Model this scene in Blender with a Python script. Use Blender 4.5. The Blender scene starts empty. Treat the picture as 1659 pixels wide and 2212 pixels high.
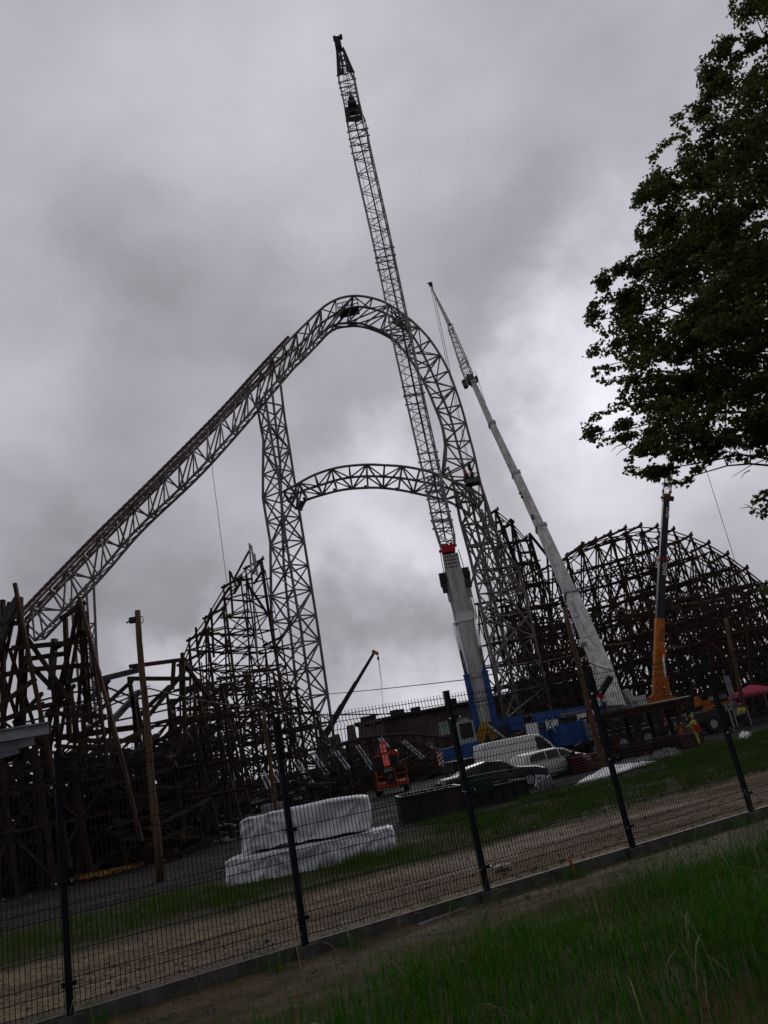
import bpy, math, random
import numpy as np
from mathutils import Vector, Matrix, noise
rnd = random.Random(7)
sc = bpy.context.scene
COL = sc.collection
# ---------------------------------------------------------------- camera
IW, IH, FPX = 1659.0, 2212.0, 1661.0      # reading grid of the photograph, focal length in its pixels
EYE = 2.5
def _cam_rot():
    up = np.array([-165. - IW/2, -(-4000. - IH/2), -FPX]); up /= np.linalg.norm(up)
    fw = np.array([0, 0, -1.]); y = fw - fw.dot(up)*up; y /= np.linalg.norm(y)
    return np.array([np.cross(y, up), y, up])
RC = _cam_rot()
cam_d = bpy.data.cameras.new('camera'); cam = bpy.data.objects.new('camera', cam_d); COL.objects.link(cam)
M4 = Matrix([list(RC[0])+[0], list(RC[1])+[0], list(RC[2])+[EYE], [0, 0, 0, 1]])
cam.matrix_world = M4
cam_d.sensor_fit = 'VERTICAL'; cam_d.sensor_height = 24.0; cam_d.lens = 24.0*FPX/IH
cam_d.clip_start = 0.05; cam_d.clip_end = 5000
sc.camera = cam
# ---------------------------------------------------------------- world
SUN_EL, SUN_ROT = math.radians(20), math.radians(12)
wd = bpy.data.worlds.new('World'); sc.world = wd; wd.use_nodes = True
def ray(u, v):
    d = RC @ np.array([u - IW/2, -(v - IH/2), -FPX]); return d/np.linalg.norm(d)
def build_sky():
    nt = wd.node_tree; N = nt.nodes; L = nt.links; N.clear()
    out = N.new('ShaderNodeOutputWorld'); bg = N.new('ShaderNodeBackground'); bg.inputs['Strength'].default_value = 0.1
    L.new(bg.outputs[0], out.inputs[0])
    sky = N.new('ShaderNodeTexSky'); sky.sky_type = 'NISHITA'; sky.sun_disc = False
    sky.sun_elevation = SUN_EL; sky.sun_rotation = SUN_ROT
    tc = N.new('ShaderNodeTexCoord')
    nz = N.new('ShaderNodeTexNoise'); nz.inputs['Scale'].default_value = 4.5; nz.inputs['Detail'].default_value = 8; nz.inputs['Roughness'].default_value = .58
    L.new(tc.outputs['Generated'], nz.inputs['Vector'])
    # warp the direction so the cloud masses get torn edges
    sub = N.new('ShaderNodeVectorMath'); sub.operation = 'SUBTRACT'; L.new(nz.outputs['Color'], sub.inputs[0]); sub.inputs[1].default_value = (.5, .5, .5)
    scl = N.new('ShaderNodeVectorMath'); scl.operation = 'SCALE'; L.new(sub.outputs[0], scl.inputs[0]); scl.inputs['Scale'].default_value = .30
    add = N.new('ShaderNodeVectorMath'); add.operation = 'ADD'; L.new(tc.outputs['Generated'], add.inputs[0]); L.new(scl.outputs[0], add.inputs[1])
    nrm = N.new('ShaderNodeVectorMath'); nrm.operation = 'NORMALIZE'; L.new(add.outputs[0], nrm.inputs[0])
    def math_(op, a, b=None, clamp=False):
        n = N.new('ShaderNodeMath'); n.operation = op; n.use_clamp = clamp
        for i, x in enumerate((a, b)):
            if x is None: continue
            if isinstance(x, (int, float)): n.inputs[i].default_value = x
            else: L.new(x, n.inputs[i])
        return n.outputs[0]
    # broad light and dark masses of the overcast: direction, radius (degrees), amount
    lobes = [((250, 40), 20, .05), ((700, 60), 12, .06), ((1250, 60), 18, .03), ((60, 480), 15, .02), ((560, 330), 9, .03), ((1050, 420), 12, -.02),
             ((290, 520), 6, -.05), ((330, 640), 10, -.07), ((200, 780), 8, -.045), ((500, 760), 8, -.045), ((430, 880), 6, .05), ((90, 960), 6, .06), ((60, 820), 6, .04),
             ((1290, 760), 6.5, .26), ((1200, 860), 5, .2), ((1320, 640), 5, .12), ((1140, 620), 6, -.06), ((1000, 620), 8, -.03), ((1560, 820), 10, .08), ((1130, 960), 4.5, -.12), ((1230, 990), 4, .1),
             ((760, 820), 7, -.06), ((840, 930), 3.2, .16), ((780, 960), 4, .08), ((700, 960), 4, -.03), ((850, 1130), 6, .19), ((760, 1210), 5, .14), ((930, 1180), 4, .1),
             ((830, 1330), 5, -.17), ((960, 1300), 4.5, -.1), ((740, 1380), 4, -.08), ((900, 1450), 4.5, .2), ((980, 1500), 5, .1), ((760, 1520), 5, .08),
             ((300, 1090), 8, -.05), ((330, 1220), 6, -.05), ((480, 1130), 4, .06), ((370, 1400), 2.6, .2), ((430, 1360), 2.5, .1), ((200, 1380), 7, -.07), ((60, 1180), 6, -.07), ((450, 1290), 5, -.06), ((440, 1520), 4, .05),
             ((1250, 1090), 7, .16), ((1450, 1090), 8, .10), ((1600, 1010), 6, .06), ((1620, 1170), 5, -.10), ((1480, 1240), 5, -.02)]
    acc = None
    for (uv, rad, amp) in lobes:
        d = ray(*uv)
        dp = N.new('ShaderNodeVectorMath'); dp.operation = 'DOT_PRODUCT'; L.new(nrm.outputs[0], dp.inputs[0]); dp.inputs[1].default_value = tuple(d)
        k = 1/(1 - math.cos(math.radians(rad)))
        t = math_('MULTIPLY', math_('SUBTRACT', dp.outputs['Value'], 1.0), k)
        e = math_('MULTIPLY', math_('EXPONENT', math_('MULTIPLY', math_('MULTIPLY', t, t), -1.)), amp*.82)
        acc = e if acc is None else math_('ADD', acc, e)
    n2 = N.new('ShaderNodeTexNoise'); n2.inputs['Scale'].default_value = 5.5; n2.inputs['Detail'].default_value = 7; n2.inputs['Roughness'].default_value = .5
    mp = N.new('ShaderNodeMapping'); mp.inputs['Scale'].default_value = (1, 1, 1.7); L.new(tc.outputs['Generated'], mp.inputs[0]); L.new(mp.outputs[0], n2.inputs['Vector'])
    fine = math_('MULTIPLY', math_('SUBTRACT', n2.outputs[0], .5), .25)
    val = math_('ADD', math_('ADD', acc, fine), SKY_BASE)
    val = math_('MAXIMUM', val, .08)
    # added dimming of the unseen sky behind the camera, darkens surfaces that face it
    back = N.new('ShaderNodeVectorMath'); back.operation = 'DOT_PRODUCT'; L.new(tc.outputs['Generated'], back.inputs[0]); back.inputs[1].default_value = (0.05, .93, .36)
    mr = N.new('ShaderNodeMapRange'); mr.interpolation_type = 'SMOOTHSTEP'; mr.inputs[1].default_value = -.5; mr.inputs[2].default_value = .55; mr.inputs[3].default_value = .55; mr.inputs[4].default_value = 1.; L.new(back.outputs['Value'], mr.inputs[0])
    val = math_('MULTIPLY', val, mr.outputs[0])
    colr = N.new('ShaderNodeVectorMath'); colr.operation = 'SCALE'; colr.inputs[0].default_value = (9.75, 9.62, 10.65); L.new(val, colr.inputs['Scale'])
    mix = N.new('ShaderNodeMix'); mix.data_type = 'RGBA'; mix.inputs['Factor'].default_value = .995
    L.new(sky.outputs[0], mix.inputs[6]); L.new(colr.outputs[0], mix.inputs[7]); L.new(mix.outputs[2], bg.inputs['Color'])
SKY_BASE = .445
build_sky()
sun_d = bpy.data.lights.new('sun', 'SUN'); sun_d.energy = .7; sun_d.angle = math.radians(30); sun_d.color = (1, .96, .9)
sun = bpy.data.objects.new('sun', sun_d); COL.objects.link(sun)
_sd = Vector((math.sin(SUN_ROT)*math.cos(SUN_EL), math.cos(SUN_ROT)*math.cos(SUN_EL), math.sin(SUN_EL)))
sun.rotation_euler = _sd.to_track_quat('Z', 'Y').to_euler()
sc.view_settings.view_transform = 'Standard'; sc.view_settings.look = 'None'; sc.view_settings.exposure = 0; sc.view_settings.gamma = 1
sc.render.film_transparent = False
sc.cycles.max_bounces = 5; sc.cycles.diffuse_bounces = 2; sc.cycles.transparent_max_bounces = 6
# ---------------------------------------------------------------- reading the photograph: pixel + distance -> place
def P(u, v, Y):
    d = ray(u, v); p = d*(Y/d[1]); return Vector((p[0], p[1], p[2] + EYE))
def cdepth(p):
    d = np.array([p[0], p[1], p[2] - EYE]); return -(RC.T @ d)[2]
def m_of(px, p): return px*cdepth(p)/FPX
E0 = np.array([-4.01, 8.58]); EX = np.array([.8843, .4669]); EN = np.array([-.4669, .8843])   # fence line
def ST(x, y):
    d = np.array([x, y]) - E0; return d@EX, d@EN
def XY(s, t):
    p = E0 + EX*s + EN*t; return p[0], p[1]
TT = [(-60, .9), (-9, .9), (-4, .86), (-2, .76), (-.9, .66), (-.05, .59), (0, .6), (1, .6), (5, .5), (8, .38), (13, .25), (20, .16), (30, 0), (4000, 0)]
def HT(t):
    for (a, za), (b, zb) in zip(TT, TT[1:]):
        if t <= b: return za + (zb - za)*max(0, (t - a))/(b - a)
    return 0.
def H(x, y):
    s, t = ST(x, y); z = HT(t)
    if t < 40 and t > -30: z += .05*noise.noise(Vector((x*.5, y*.5, 0)))*(1 if abs(t) > .4 else .2) + .02*noise.noise(Vector((x*2.2, y*2.2, 3)))*(1 if abs(t) > .3 else .2)
    elif t >= 40: z += .12*noise.noise(Vector((x*.12, y*.12, 5)))*min(1, (t - 40)/10)
    if 0 < t < 6:
        for tr, dp in ((1.5, .05), (3.2, .06), (3.9, .03)): z -= dp*math.exp(-((t - tr - .25*noise.noise(Vector((s*.25, 0, 1))))/.2)**2)*(.6 + .6*noise.noise(Vector((s*.7, tr, 4))))
    return z
# ---------------------------------------------------------------- mesh building
class MB:
    def __init__(s): s.v = []; s.f = []; s.n = 0; s.mi = []; s.cm = 0
    def add(s, vs, fs):
        n = s.n; s.v.extend([tuple(v) for v in vs]); s.f.extend([tuple(i + n for i in f) for f in fs]); s.n += len(vs); s.mi.extend([s.cm]*len(fs))
    def beam(s, p, q, w, h=None, up=None):
        h = h or w; p = Vector(p); q = Vector(q); d = q - p
        if d.length < 1e-5: return
        d.normalize(); up = Vector(up) if up else Vector((0, 0, 1))
        if abs(d.dot(up)) > .97: up = Vector((0, 1, 0))
        x = d.cross(up).normalized(); y = x.cross(d)
        x *= w/2; y *= h/2
        s.add([p - x - y, p + x - y, p + x + y, p - x + y, q - x - y, q + x - y, q + x + y, q - x + y],
              [(0, 1, 2, 3), (7, 6, 5, 4), (0, 4, 5, 1), (1, 5, 6, 2), (2, 6, 7, 3), (3, 7, 4, 0)])
    def tube(s, p, q, r, n=6, r2=None, caps=True):
        p = Vector(p); q = Vector(q); d = q - p
        if d.length < 1e-6: return
        d.normalize(); up = Vector((0, 0, 1)) if abs(d.z) < .95 else Vector((0, 1, 0))
        x = d.cross(up).normalized(); y = x.cross(d); r2 = r if r2 is None else r2
        a = [p + (x*math.cos(t) + y*math.sin(t))*r for t in [2*math.pi*i/n for i in range(n)]]
        b = [q + (x*math.cos(t) + y*math.sin(t))*r2 for t in [2*math.pi*i/n for i in range(n)]]
        fs = [(i, (i + 1) % n, n + (i + 1) % n, n + i) for i in range(n)]
        if caps: fs += [tuple(range(n))[::-1], tuple(range(n, 2*n))]
        s.add(a + b, fs)
    def poly(s, pts, r, n=5):
        pts = [Vector(p) for p in pts]; rr = r if isinstance(r, (list, tuple)) else [r]*len(pts)
        vs = []
        for i, p in enumerate(pts):
            d = (pts[min(i + 1, len(pts) - 1)] - pts[max(i - 1, 0)]).normalized()
            up = Vector((0, 0, 1)) if abs(d.z) < .9 else Vector((0, 1, 0))
            x = d.cross(up).normalized(); y = x.cross(d)
            vs += [p + (x*math.cos(t) + y*math.sin(t))*rr[i] for t in [2*math.pi*k/n for k in range(n)]]
        fs = []
        for i in range(len(pts) - 1):
            fs += [(i*n + k, i*n + (k + 1) % n, (i + 1)*n + (k + 1) % n, (i + 1)*n + k) for k in range(n)]
        fs += [tuple(range(n))[::-1], tuple(range((len(pts) - 1)*n, len(pts)*n))]
        s.add(vs, fs)
    def box(s, c, d, M=None):
        c = Vector(c); vs = []
        for z in (-1, 1):
            for (x, y) in ((-1, -1), (1, -1), (1, 1), (-1, 1)):
                p = Vector((x*d[0]/2, y*d[1]/2, z*d[2]/2)) + c
                vs.append(M @ p if M else p)
        s.add(vs, [(3, 2, 1, 0), (4, 5, 6, 7), (0, 1, 5, 4), (1, 2, 6, 5), (2, 3, 7, 6), (3, 0, 4, 7)])
    def prism(s, pts, a, b, M=None):
        # polygon (x, z) swept from y=a to y=b
        n = len(pts); vs = [Vector((x, a, z)) for x, z in pts] + [Vector((x, b, z)) for x, z in pts]
        if M: vs = [M @ v for v in vs]
        s.add(vs, [tuple(range(n)), tuple(range(n, 2*n))[::-1]] + [(i, n + i, n + (i + 1) % n, (i + 1) % n) for i in range(n)])
    def build(s, name, mats, parent=None, smooth=False, origin=None):
        me = bpy.data.meshes.new(name)
        o3 = Vector(origin) if origin is not None else (PW(parent) if parent else None)
        vs = s.v
        if o3 is not None: vs = [(a - o3.x, b - o3.y, c - o3.z) for a, b, c in s.v]
        me.from_pydata(vs, [], s.f)
        ms = mats if isinstance(mats, (list, tuple)) else [mats]
        for m in ms: me.materials.append(m)
        if len(ms) > 1: me.polygons.foreach_set('material_index', s.mi)
        if smooth: me.polygons.foreach_set('use_smooth', [True]*len(me.polygons))
        o = bpy.data.objects.new(name, me); COL.objects.link(o)
        if parent: o.parent = parent
        elif origin is not None: o.location = o3
        return o
def PW(o):      # world place of a thing's origin (things and parts are only moved, never turned, unless built local)
    p = Vector((0, 0, 0))
    while o is not None: p = p + o.location; o = o.parent
    return p
def tag(o, label=None, cat=None, group=None, kind=None):
    if label: o['label'] = label
    if cat: o['category'] = cat
    if group: o['group'] = group
    if kind: o['kind'] = kind
    return o
def empty(name, loc, label=None, cat=None, group=None):
    o = bpy.data.objects.new(name, None); o.empty_display_size = .2; COL.objects.link(o); o.location = loc
    return tag(o, label, cat, group)
# ---------------------------------------------------------------- materials
MATS = {}
def mat(name, c1, c2=None, rough=.7, metal=0., scale=6., lo=.4, hi=.6, bump=0., bscale=30., stretch=None, detail=5, spec=.25, trans=0., c3=None, scale3=1.5, lo3=.5, hi3=.65):
    if name in MATS: return MATS[name]
    m = bpy.data.materials.new(name); m.use_nodes = True; nt = m.node_tree; N = nt.nodes; L = nt.links
    b = N['Principled BSDF']; b.inputs['Roughness'].default_value = rough; b.inputs['Metallic'].default_value = metal
    b.inputs['Specular IOR Level'].default_value = spec
    if trans: b.inputs['Transmission Weight'].default_value = trans
    tc = N.new('ShaderNodeTexCoord'); mp = N.new('ShaderNodeMapping'); L.new(tc.outputs['Object'], mp.inputs[0])
    if stretch: mp.inputs['Scale'].default_value = stretch
    def nzr(scale, lo, hi):
        nz = N.new('ShaderNodeTexNoise'); nz.inputs['Scale'].default_value = scale; nz.inputs['Detail'].default_value = detail; nz.inputs['Roughness'].default_value = .6
        L.new(mp.outputs[0], nz.inputs['Vector'])
        mr = N.new('ShaderNodeMapRange'); mr.inputs[1].default_value = lo; mr.inputs[2].default_value = hi; L.new(nz.outputs[0], mr.inputs[0]); return mr.outputs[0]
    c2 = c2 or tuple(x*.7 for x in c1)
    mx = N.new('ShaderNodeMix'); mx.data_type = 'RGBA'; mx.inputs[6].default_value = (*c1, 1); mx.inputs[7].default_value = (*c2, 1); L.new(nzr(scale, lo, hi), mx.inputs[0])
    res = mx.outputs[2]
    if c3:
        m3 = N.new('ShaderNodeMix'); m3.data_type = 'RGBA'; L.new(res, m3.inputs[6]); m3.inputs[7].default_value = (*c3, 1); L.new(nzr(scale3, lo3, hi3), m3.inputs[0]); res = m3.outputs[2]
    L.new(res, b.inputs['Base Color'])
    if bump:
        n2 = N.new('ShaderNodeTexNoise'); n2.inputs['Scale'].default_value = bscale; n2.inputs['Detail'].default_value = 4; L.new(mp.outputs[0], n2.inputs['Vector'])
        bp = N.new('ShaderNodeBump'); bp.inputs['Strength'].default_value = bump; bp.inputs['Distance'].default_value = .05; L.new(n2.outputs[0], bp.inputs['Height']); L.new(bp.outputs[0], b.inputs['Normal'])
    MATS[name] = m; return m
STEEL = mat('weathered_steel', (.21, .19, .185), (.125, .105, .10), rough=.5, metal=.15, scale=.7, lo=.35, hi=.65, c3=(.13, .07, .05), scale3=.35, lo3=.55, hi3=.8)
GALV = mat('galvanised_steel', (.36, .37, .39), (.22, .23, .25), rough=.45, metal=.3, scale=1.5)
MAROON = mat('maroon_rail_paint', (.10, .036, .038), (.065, .028, .03), rough=.45, scale=2)
TIMBER = mat('brown_trestle_timber', (.062, .043, .034), (.033, .026, .023), rough=.8, spec=.1, scale=1.3, c3=(.085, .04, .024), scale3=.25, lo3=.5, hi3=.7)
TIMBERN = mat('dark_trestle_timber', (.062, .040, .028), (.030, .023, .019), rough=.8, spec=.06, scale=2., c3=(.075, .042, .027), scale3=.5, lo3=.55, hi3=.75, bump=.2, bscale=14)
LEGT = mat('brown_leg_timber', (.085, .048, .028), (.04, .027, .02), rough=.8, spec=.1, scale=1.2, stretch=(3, 3, .5), bump=.2, bscale=12)
PALE_T = mat('pale_batten_timber', (.17, .11, .065), (.1, .065, .045), rough=.8, scale=3)
POLE = mat('pole_wood', (.16, .085, .043), (.075, .045, .028), rough=.75, scale=2.5, stretch=(6, 6, .35), bump=.3, bscale=12, c3=(.045, .036, .025), scale3=1., lo3=.5, hi3=.7)
WHITE = mat('dirty_white_crane_paint', (.60, .58, .56), (.42, .39, .37), rough=.42, scale=1.2, stretch=(2, 2, .4), c3=(.24, .2, .18), scale3=1.6, lo3=.5, hi3=.75)
LATT = mat('pale_lattice_steel', (.34, .34, .34), (.24, .24, .24), rough=.5, metal=.1, scale=3)
BLUE = mat('blue_crane_paint', (.02, .085, .30), (.014, .06, .2), rough=.4, scale=2.5, c3=(.03, .04, .07), scale3=1.2, lo3=.62, hi3=.8)
ORANGE = mat('orange_crane_paint', (.5, .15, .014), (.38, .1, .012), rough=.42, scale=1.5, c3=(.1, .05, .03), scale3=2, lo3=.62, hi3=.8)
REDOR = mat('red_orange_lift_paint', (.62, .06, .012), (.42, .04, .01), rough=.4, scale=2.5, c3=(.1, .04, .03), scale3=3, lo3=.6, hi3=.8)
RED = mat('red_paint', (.5, .012, .012), (.33, .01, .012), rough=.4, scale=3)
BLACK = mat('black_paint', (.012, .012, .015), (.02, .02, .024), rough=.4, scale=4)
NAVY = mat('dark_navy_boom_paint', (.016, .018, .03), (.028, .026, .032), rough=.35, scale=1.2)
DARKM = mat('dark_machinery', (.03, .028, .027), (.05, .045, .042), rough=.6, scale=5)
CHROME = mat('chrome_rod', (.62, .63, .65), (.5, .5, .53), rough=.18, metal=.9, scale=3)
RUBBER = mat('tyre_rubber', (.018, .018, .018), (.03, .028, .026), rough=.85, scale=12)
YELLOW = mat('yellow_paint', (.42, .23, .02), (.28, .15, .02), rough=.5, scale=3)
GLASS = mat('dark_window_glass', (.012, .015, .018), (.018, .02, .024), rough=.12, scale=2, spec=.25)
GLASSG = mat('pale_green_window_glass', (.42, .66, .58), (.36, .56, .5), rough=.15, scale=1)
CARSIL = mat('silver_car_paint', (.44, .44, .43), (.38, .38, .37), rough=.28, metal=.45, scale=2)
CARBLK = mat('dark_car_paint', (.012, .013, .017), (.016, .016, .02), rough=.22, scale=2, spec=.4)
VANW = mat('white_van_paint', (.78, .78, .77), (.72, .72, .70), rough=.35, scale=2)
TAILR = mat('red_lamp_plastic', (.4, .01, .008), (.3, .01, .008), rough=.2)
TARP = mat('white_tarpaulin', (.62, .63, .66), (.52, .53, .56), rough=.5, scale=1.4, bump=.2, bscale=3., c3=(.3, .3, .31), scale3=2.4, lo3=.6, hi3=.85)
CONC = mat('wet_concrete', (.085, .082, .078), (.045, .043, .042), rough=.55, scale=4, bump=.3, bscale=40, c3=(.06, .06, .045), scale3=1.3, lo3=.5, hi3=.7)
FPAINT = mat('anthracite_fence_coating', (.007, .010, .015), (.010, .012, .016), rough=.6, spec=.12, scale=5)
BOLT = mat('bright_bolt_steel', (.7, .7, .7), (.5, .5, .5), rough=.2, metal=.9)
CABLE = mat('black_cable', (.012, .012, .012), (.02, .02, .02), rough=.6)
SKIN = mat('skin', (.35, .19, .13), (.3, .16, .11), rough=.6)
HIVIS = mat('yellow_hi_vis_fabric', (.55, .6, .06), (.42, .45, .05), rough=.7, scale=8)
HIOR = mat('orange_hi_vis_fabric', (.75, .11, .02), (.55, .08, .02), rough=.7, scale=8)
CLOTHD = mat('dark_work_cloth', (.025, .027, .035), (.04, .035, .035), rough=.9)
REFL = mat('grey_reflective_tape', (.5, .5, .5), (.4, .4, .4), rough=.4)
BRICK = mat('brown_building_render', (.17, .13, .115), (.09, .07, .062), rough=.9, scale=.5, c3=(.055, .045, .04), scale3=.22, lo3=.5, hi3=.66, bump=.4, bscale=3)
BARK = mat('tree_bark', (.045, .036, .028), (.025, .022, .018), rough=.9, scale=8, stretch=(3, 3, .6), bump=.5, bscale=20)
LEAF = mat('linden_leaf', (.11, .155, .030), (.06, .095, .020), rough=.65, scale=.9, lo=.35, hi=.65, c3=(.16, .15, .06), scale3=.7, lo3=.56, hi3=.72)
GAZ = mat('crimson_canopy_fabric', (.42, .03, .07), (.33, .025, .06), rough=.75, scale=2)
SKIPM = mat('dark_rusty_skip', (.026, .022, .021), (.014, .014, .016), rough=.6, scale=1.4, c3=(.06, .032, .026), scale3=.9, lo3=.52, hi3=.7)
SKIPG = mat('dark_green_panel', (.008, .034, .018), (.008, .02, .015), rough=.5, scale=3)
def leafmat(name, c1, c2, c3):
    m = mat(name, c1, c2, rough=.8, scale=16., lo=.35, hi=.6, detail=2, c3=c3, scale3=7., lo3=.55, hi3=.7, spec=.04)
    return m
GRASS = leafmat('long_grass_blade', (.045, .19, .010), (.012, .055, .003), (.12, .17, .025))
GRASS2 = leafmat('bank_grass_blade', (.065, .145, .010), (.024, .055, .006), (.13, .135, .035))
STRAW = mat('dry_seed_stalk', (.20, .18, .09), (.12, .11, .055), rough=.8, scale=3)
def translucent(m, f):
    nt = m.node_tree; b = nt.nodes['Principled BSDF']; out = nt.nodes['Material Output']; t = nt.nodes.new('ShaderNodeBsdfTranslucent'); x = nt.nodes.new('ShaderNodeMixShader'); x.inputs[0].default_value = f
    nt.links.new(b.inputs['Base Color'].links[0].from_socket, t.inputs['Color']); nt.links.new(b.outputs[0], x.inputs[1]); nt.links.new(t.outputs[0], x.inputs[2]); nt.links.new(x.outputs[0], out.inputs['Surface'])
translucent(LEAF, .3); translucent(GRASS, .3); translucent(GRASS2, .3)
# ground material: bands that run along the fence
def ground_mat():
    m = bpy.data.materials.new('muddy_site_ground'); m.use_nodes = True; nt = m.node_tree; N = nt.nodes; L = nt.links
    b = N['Principled BSDF']; b.inputs['Specular IOR Level'].default_value = .07
    tc = N.new('ShaderNodeTexCoord')
    rot = N.new('ShaderNodeMapping'); rot.vector_type = 'TEXTURE'
    rot.inputs['Location'].default_value = (E0[0], E0[1], 0); rot.inputs['Rotation'].default_value = (0, 0, math.atan2(EX[1], EX[0]))
    L.new(tc.outputs['Object'], rot.inputs[0])
    sep = N.new('ShaderNodeSeparateXYZ'); L.new(rot.outputs[0], sep.inputs[0])
    def noise_(scale, detail=6, rough=.6, vec=None):
        n = N.new('ShaderNodeTexNoise'); n.inputs['Scale'].default_value = scale; n.inputs['Detail'].default_value = detail; n.inputs['Roughness'].default_value = rough
        L.new(vec or tc.outputs['Object'], n.inputs['Vector']); return n.outputs[0]
    def mth(op, a, b_=None):
        n = N.new('ShaderNodeMath'); n.operation = op
        for i, x in enumerate((a, b_)):
            if x is None: continue
            if isinstance(x, (int, float)): n.inputs[i].default_value = x
            else: L.new(x, n.inputs[i])
        return n.outputs[0]
    def rng(x, a, b_):
        n = N.new('ShaderNodeMapRange'); n.inputs[1].default_value = a; n.inputs[2].default_value = b_; L.new(x, n.inputs[0]); return n.outputs[0]
    def mix(f, a, b_):
        n = N.new('ShaderNodeMix'); n.data_type = 'RGBA'
        if isinstance(f, float): n.inputs[0].default_value = f
        else: L.new(f, n.inputs[0])
        for i, x in ((6, a), (7, b_)):
            if isinstance(x, tuple): n.inputs[i].default_value = (*x, 1)
            else: L.new(x, n.inputs[i])
        return n.outputs[2]
    st = N.new('ShaderNodeMapping'); st.inputs['Scale'].default_value = (.35, 1.5, 1); L.new(rot.outputs[0], st.inputs[0])
    t = mth('ADD', sep.outputs['Y'], mth('MULTIPLY', mth('SUBTRACT', noise_(.6), .5), 2.4))
    sand = mix(rng(noise_(1.1, vec=st.outputs[0]), .36, .6), (.225, .168, .105), (.11, .077, .048))
    sand = mix(rng(noise_(9), .5, .62), sand, (.05, .034, .024))
    sand = mix(rng(noise_(4.3), .6, .68), sand, (.2, .17, .13))
    wet = mix(rng(noise_(.9, vec=st.outputs[0]), .5, .62), sand, (.09, .062, .05))
    near = mix(rng(t, .8, 3.2), wet, sand)
    soil = mix(rng(noise_(2.6), .4, .62), (.09, .055, .030), (.035, .024, .014))
    mud = mix(rng(noise_(.35), .42, .6), (.030, .027, .026), (.015, .014, .014))
    mud = mix(rng(noise_(1.7), .58, .72), mud, (.07, .05, .034))
    turf = mix(rng(noise_(3), .4, .6), (.030, .036, .014), (.055, .042, .025))
    c = mix(rng(t, -.4, .2), soil, near)
    c = mix(rng(t, 5.0, 6.4), c, turf)
    c = mix(rng(t, 13., 16.), c, mud)
    L.new(c, b.inputs['Base Color'])
    wetm = rng(noise_(.5, vec=st.outputs[0]), .5, .62)
    L.new(mth('SUBTRACT', .95, mth('MULTIPLY', wetm, .35)), b.inputs['Roughness'])
    bp = N.new('ShaderNodeBump'); bp.inputs['Strength'].default_value = .9; bp.inputs['Distance'].default_value = .06
    L.new(mth('ADD', noise_(14), mth('MULTIPLY', noise_(3.2), 1.6)), bp.inputs['Height']); L.new(bp.outputs[0], b.inputs['Normal'])
    return m
GROUND = ground_mat()
def build_ground():
    ts = [-400, -120, -60, -30, -18] + list(np.arange(-12, -3, .5)) + list(np.arange(-3, 5.5, .13)) + list(np.arange(5.5, 20, .4)) + list(np.arange(20, 60, 1.6)) + list(np.arange(60, 160, 6)) + [200, 400, 900, 2500]
    ss = [-2500, -900, -400, -200, -100, -60, -40, -30] + list(np.arange(-24, 40, .3)) + list(np.arange(40, 120, 4)) + [150, 250, 500, 1000, 2500]
    vs = []
    for t in ts:
        for s in ss:
            x, y = XY(s, t); vs.append((x, y, H(x, y)))
    n = len(ss)
    fs = [(j*n + i, j*n + i + 1, (j + 1)*n + i + 1, (j + 1)*n + i) for j in range(len(ts) - 1) for i in range(n - 1)]
    b = MB(); b.add(vs, fs); o = b.build('ground', GROUND, smooth=True); tag(o, kind='structure')
build_ground()
def build_bank():
    b = MB()
    def ridge(pts, name, w, col):
        vs = []; k = 9
        for i, (x, y, h) in enumerate(pts):
            for j in range(k):
                a = j/(k - 1); prof = math.sin(math.pi*a)**.8
                yy = y + (a - .5)*w; vs.append((x, yy, -.15 + (h + .9*noise.noise(Vector((x*.09, yy*.1, 2))))*prof + .35*noise.noise(Vector((x*.5, yy*.5, 9)))*prof))
        fs = [(i*k + j, (i + 1)*k + j, (i + 1)*k + j + 1, i*k + j + 1) for i in range(len(pts) - 1) for j in range(k - 1)]
        m = MB(); m.add(vs, fs); o = m.build(name, col, smooth=True); tag(o, kind='structure'); return o
    earth = mat('dark_earth', (.018, .015, .012), (.010, .009, .008), rough=1., scale=.8, bump=.6, bscale=2, spec=.03)
    xs = np.arange(-95, 1, 2.5)
    ridge([(x, 66 + 4*math.sin(x*.07), 5.0 + .9*math.sin(x*.23)*(x < -26) - (0 if x < -36 else min(5.2, (x + 36)*.40)) - (1.7 if x > -22 else 0)) for x in xs], 'hill', 20, earth)
    xs = np.arange(20, 190, 4)
    ridge([(x, 150 + 5*math.sin(x*.05), 4.6 + .8*math.sin(x*.2)) for x in xs], 'hill', 30, earth)
build_bank()
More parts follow.
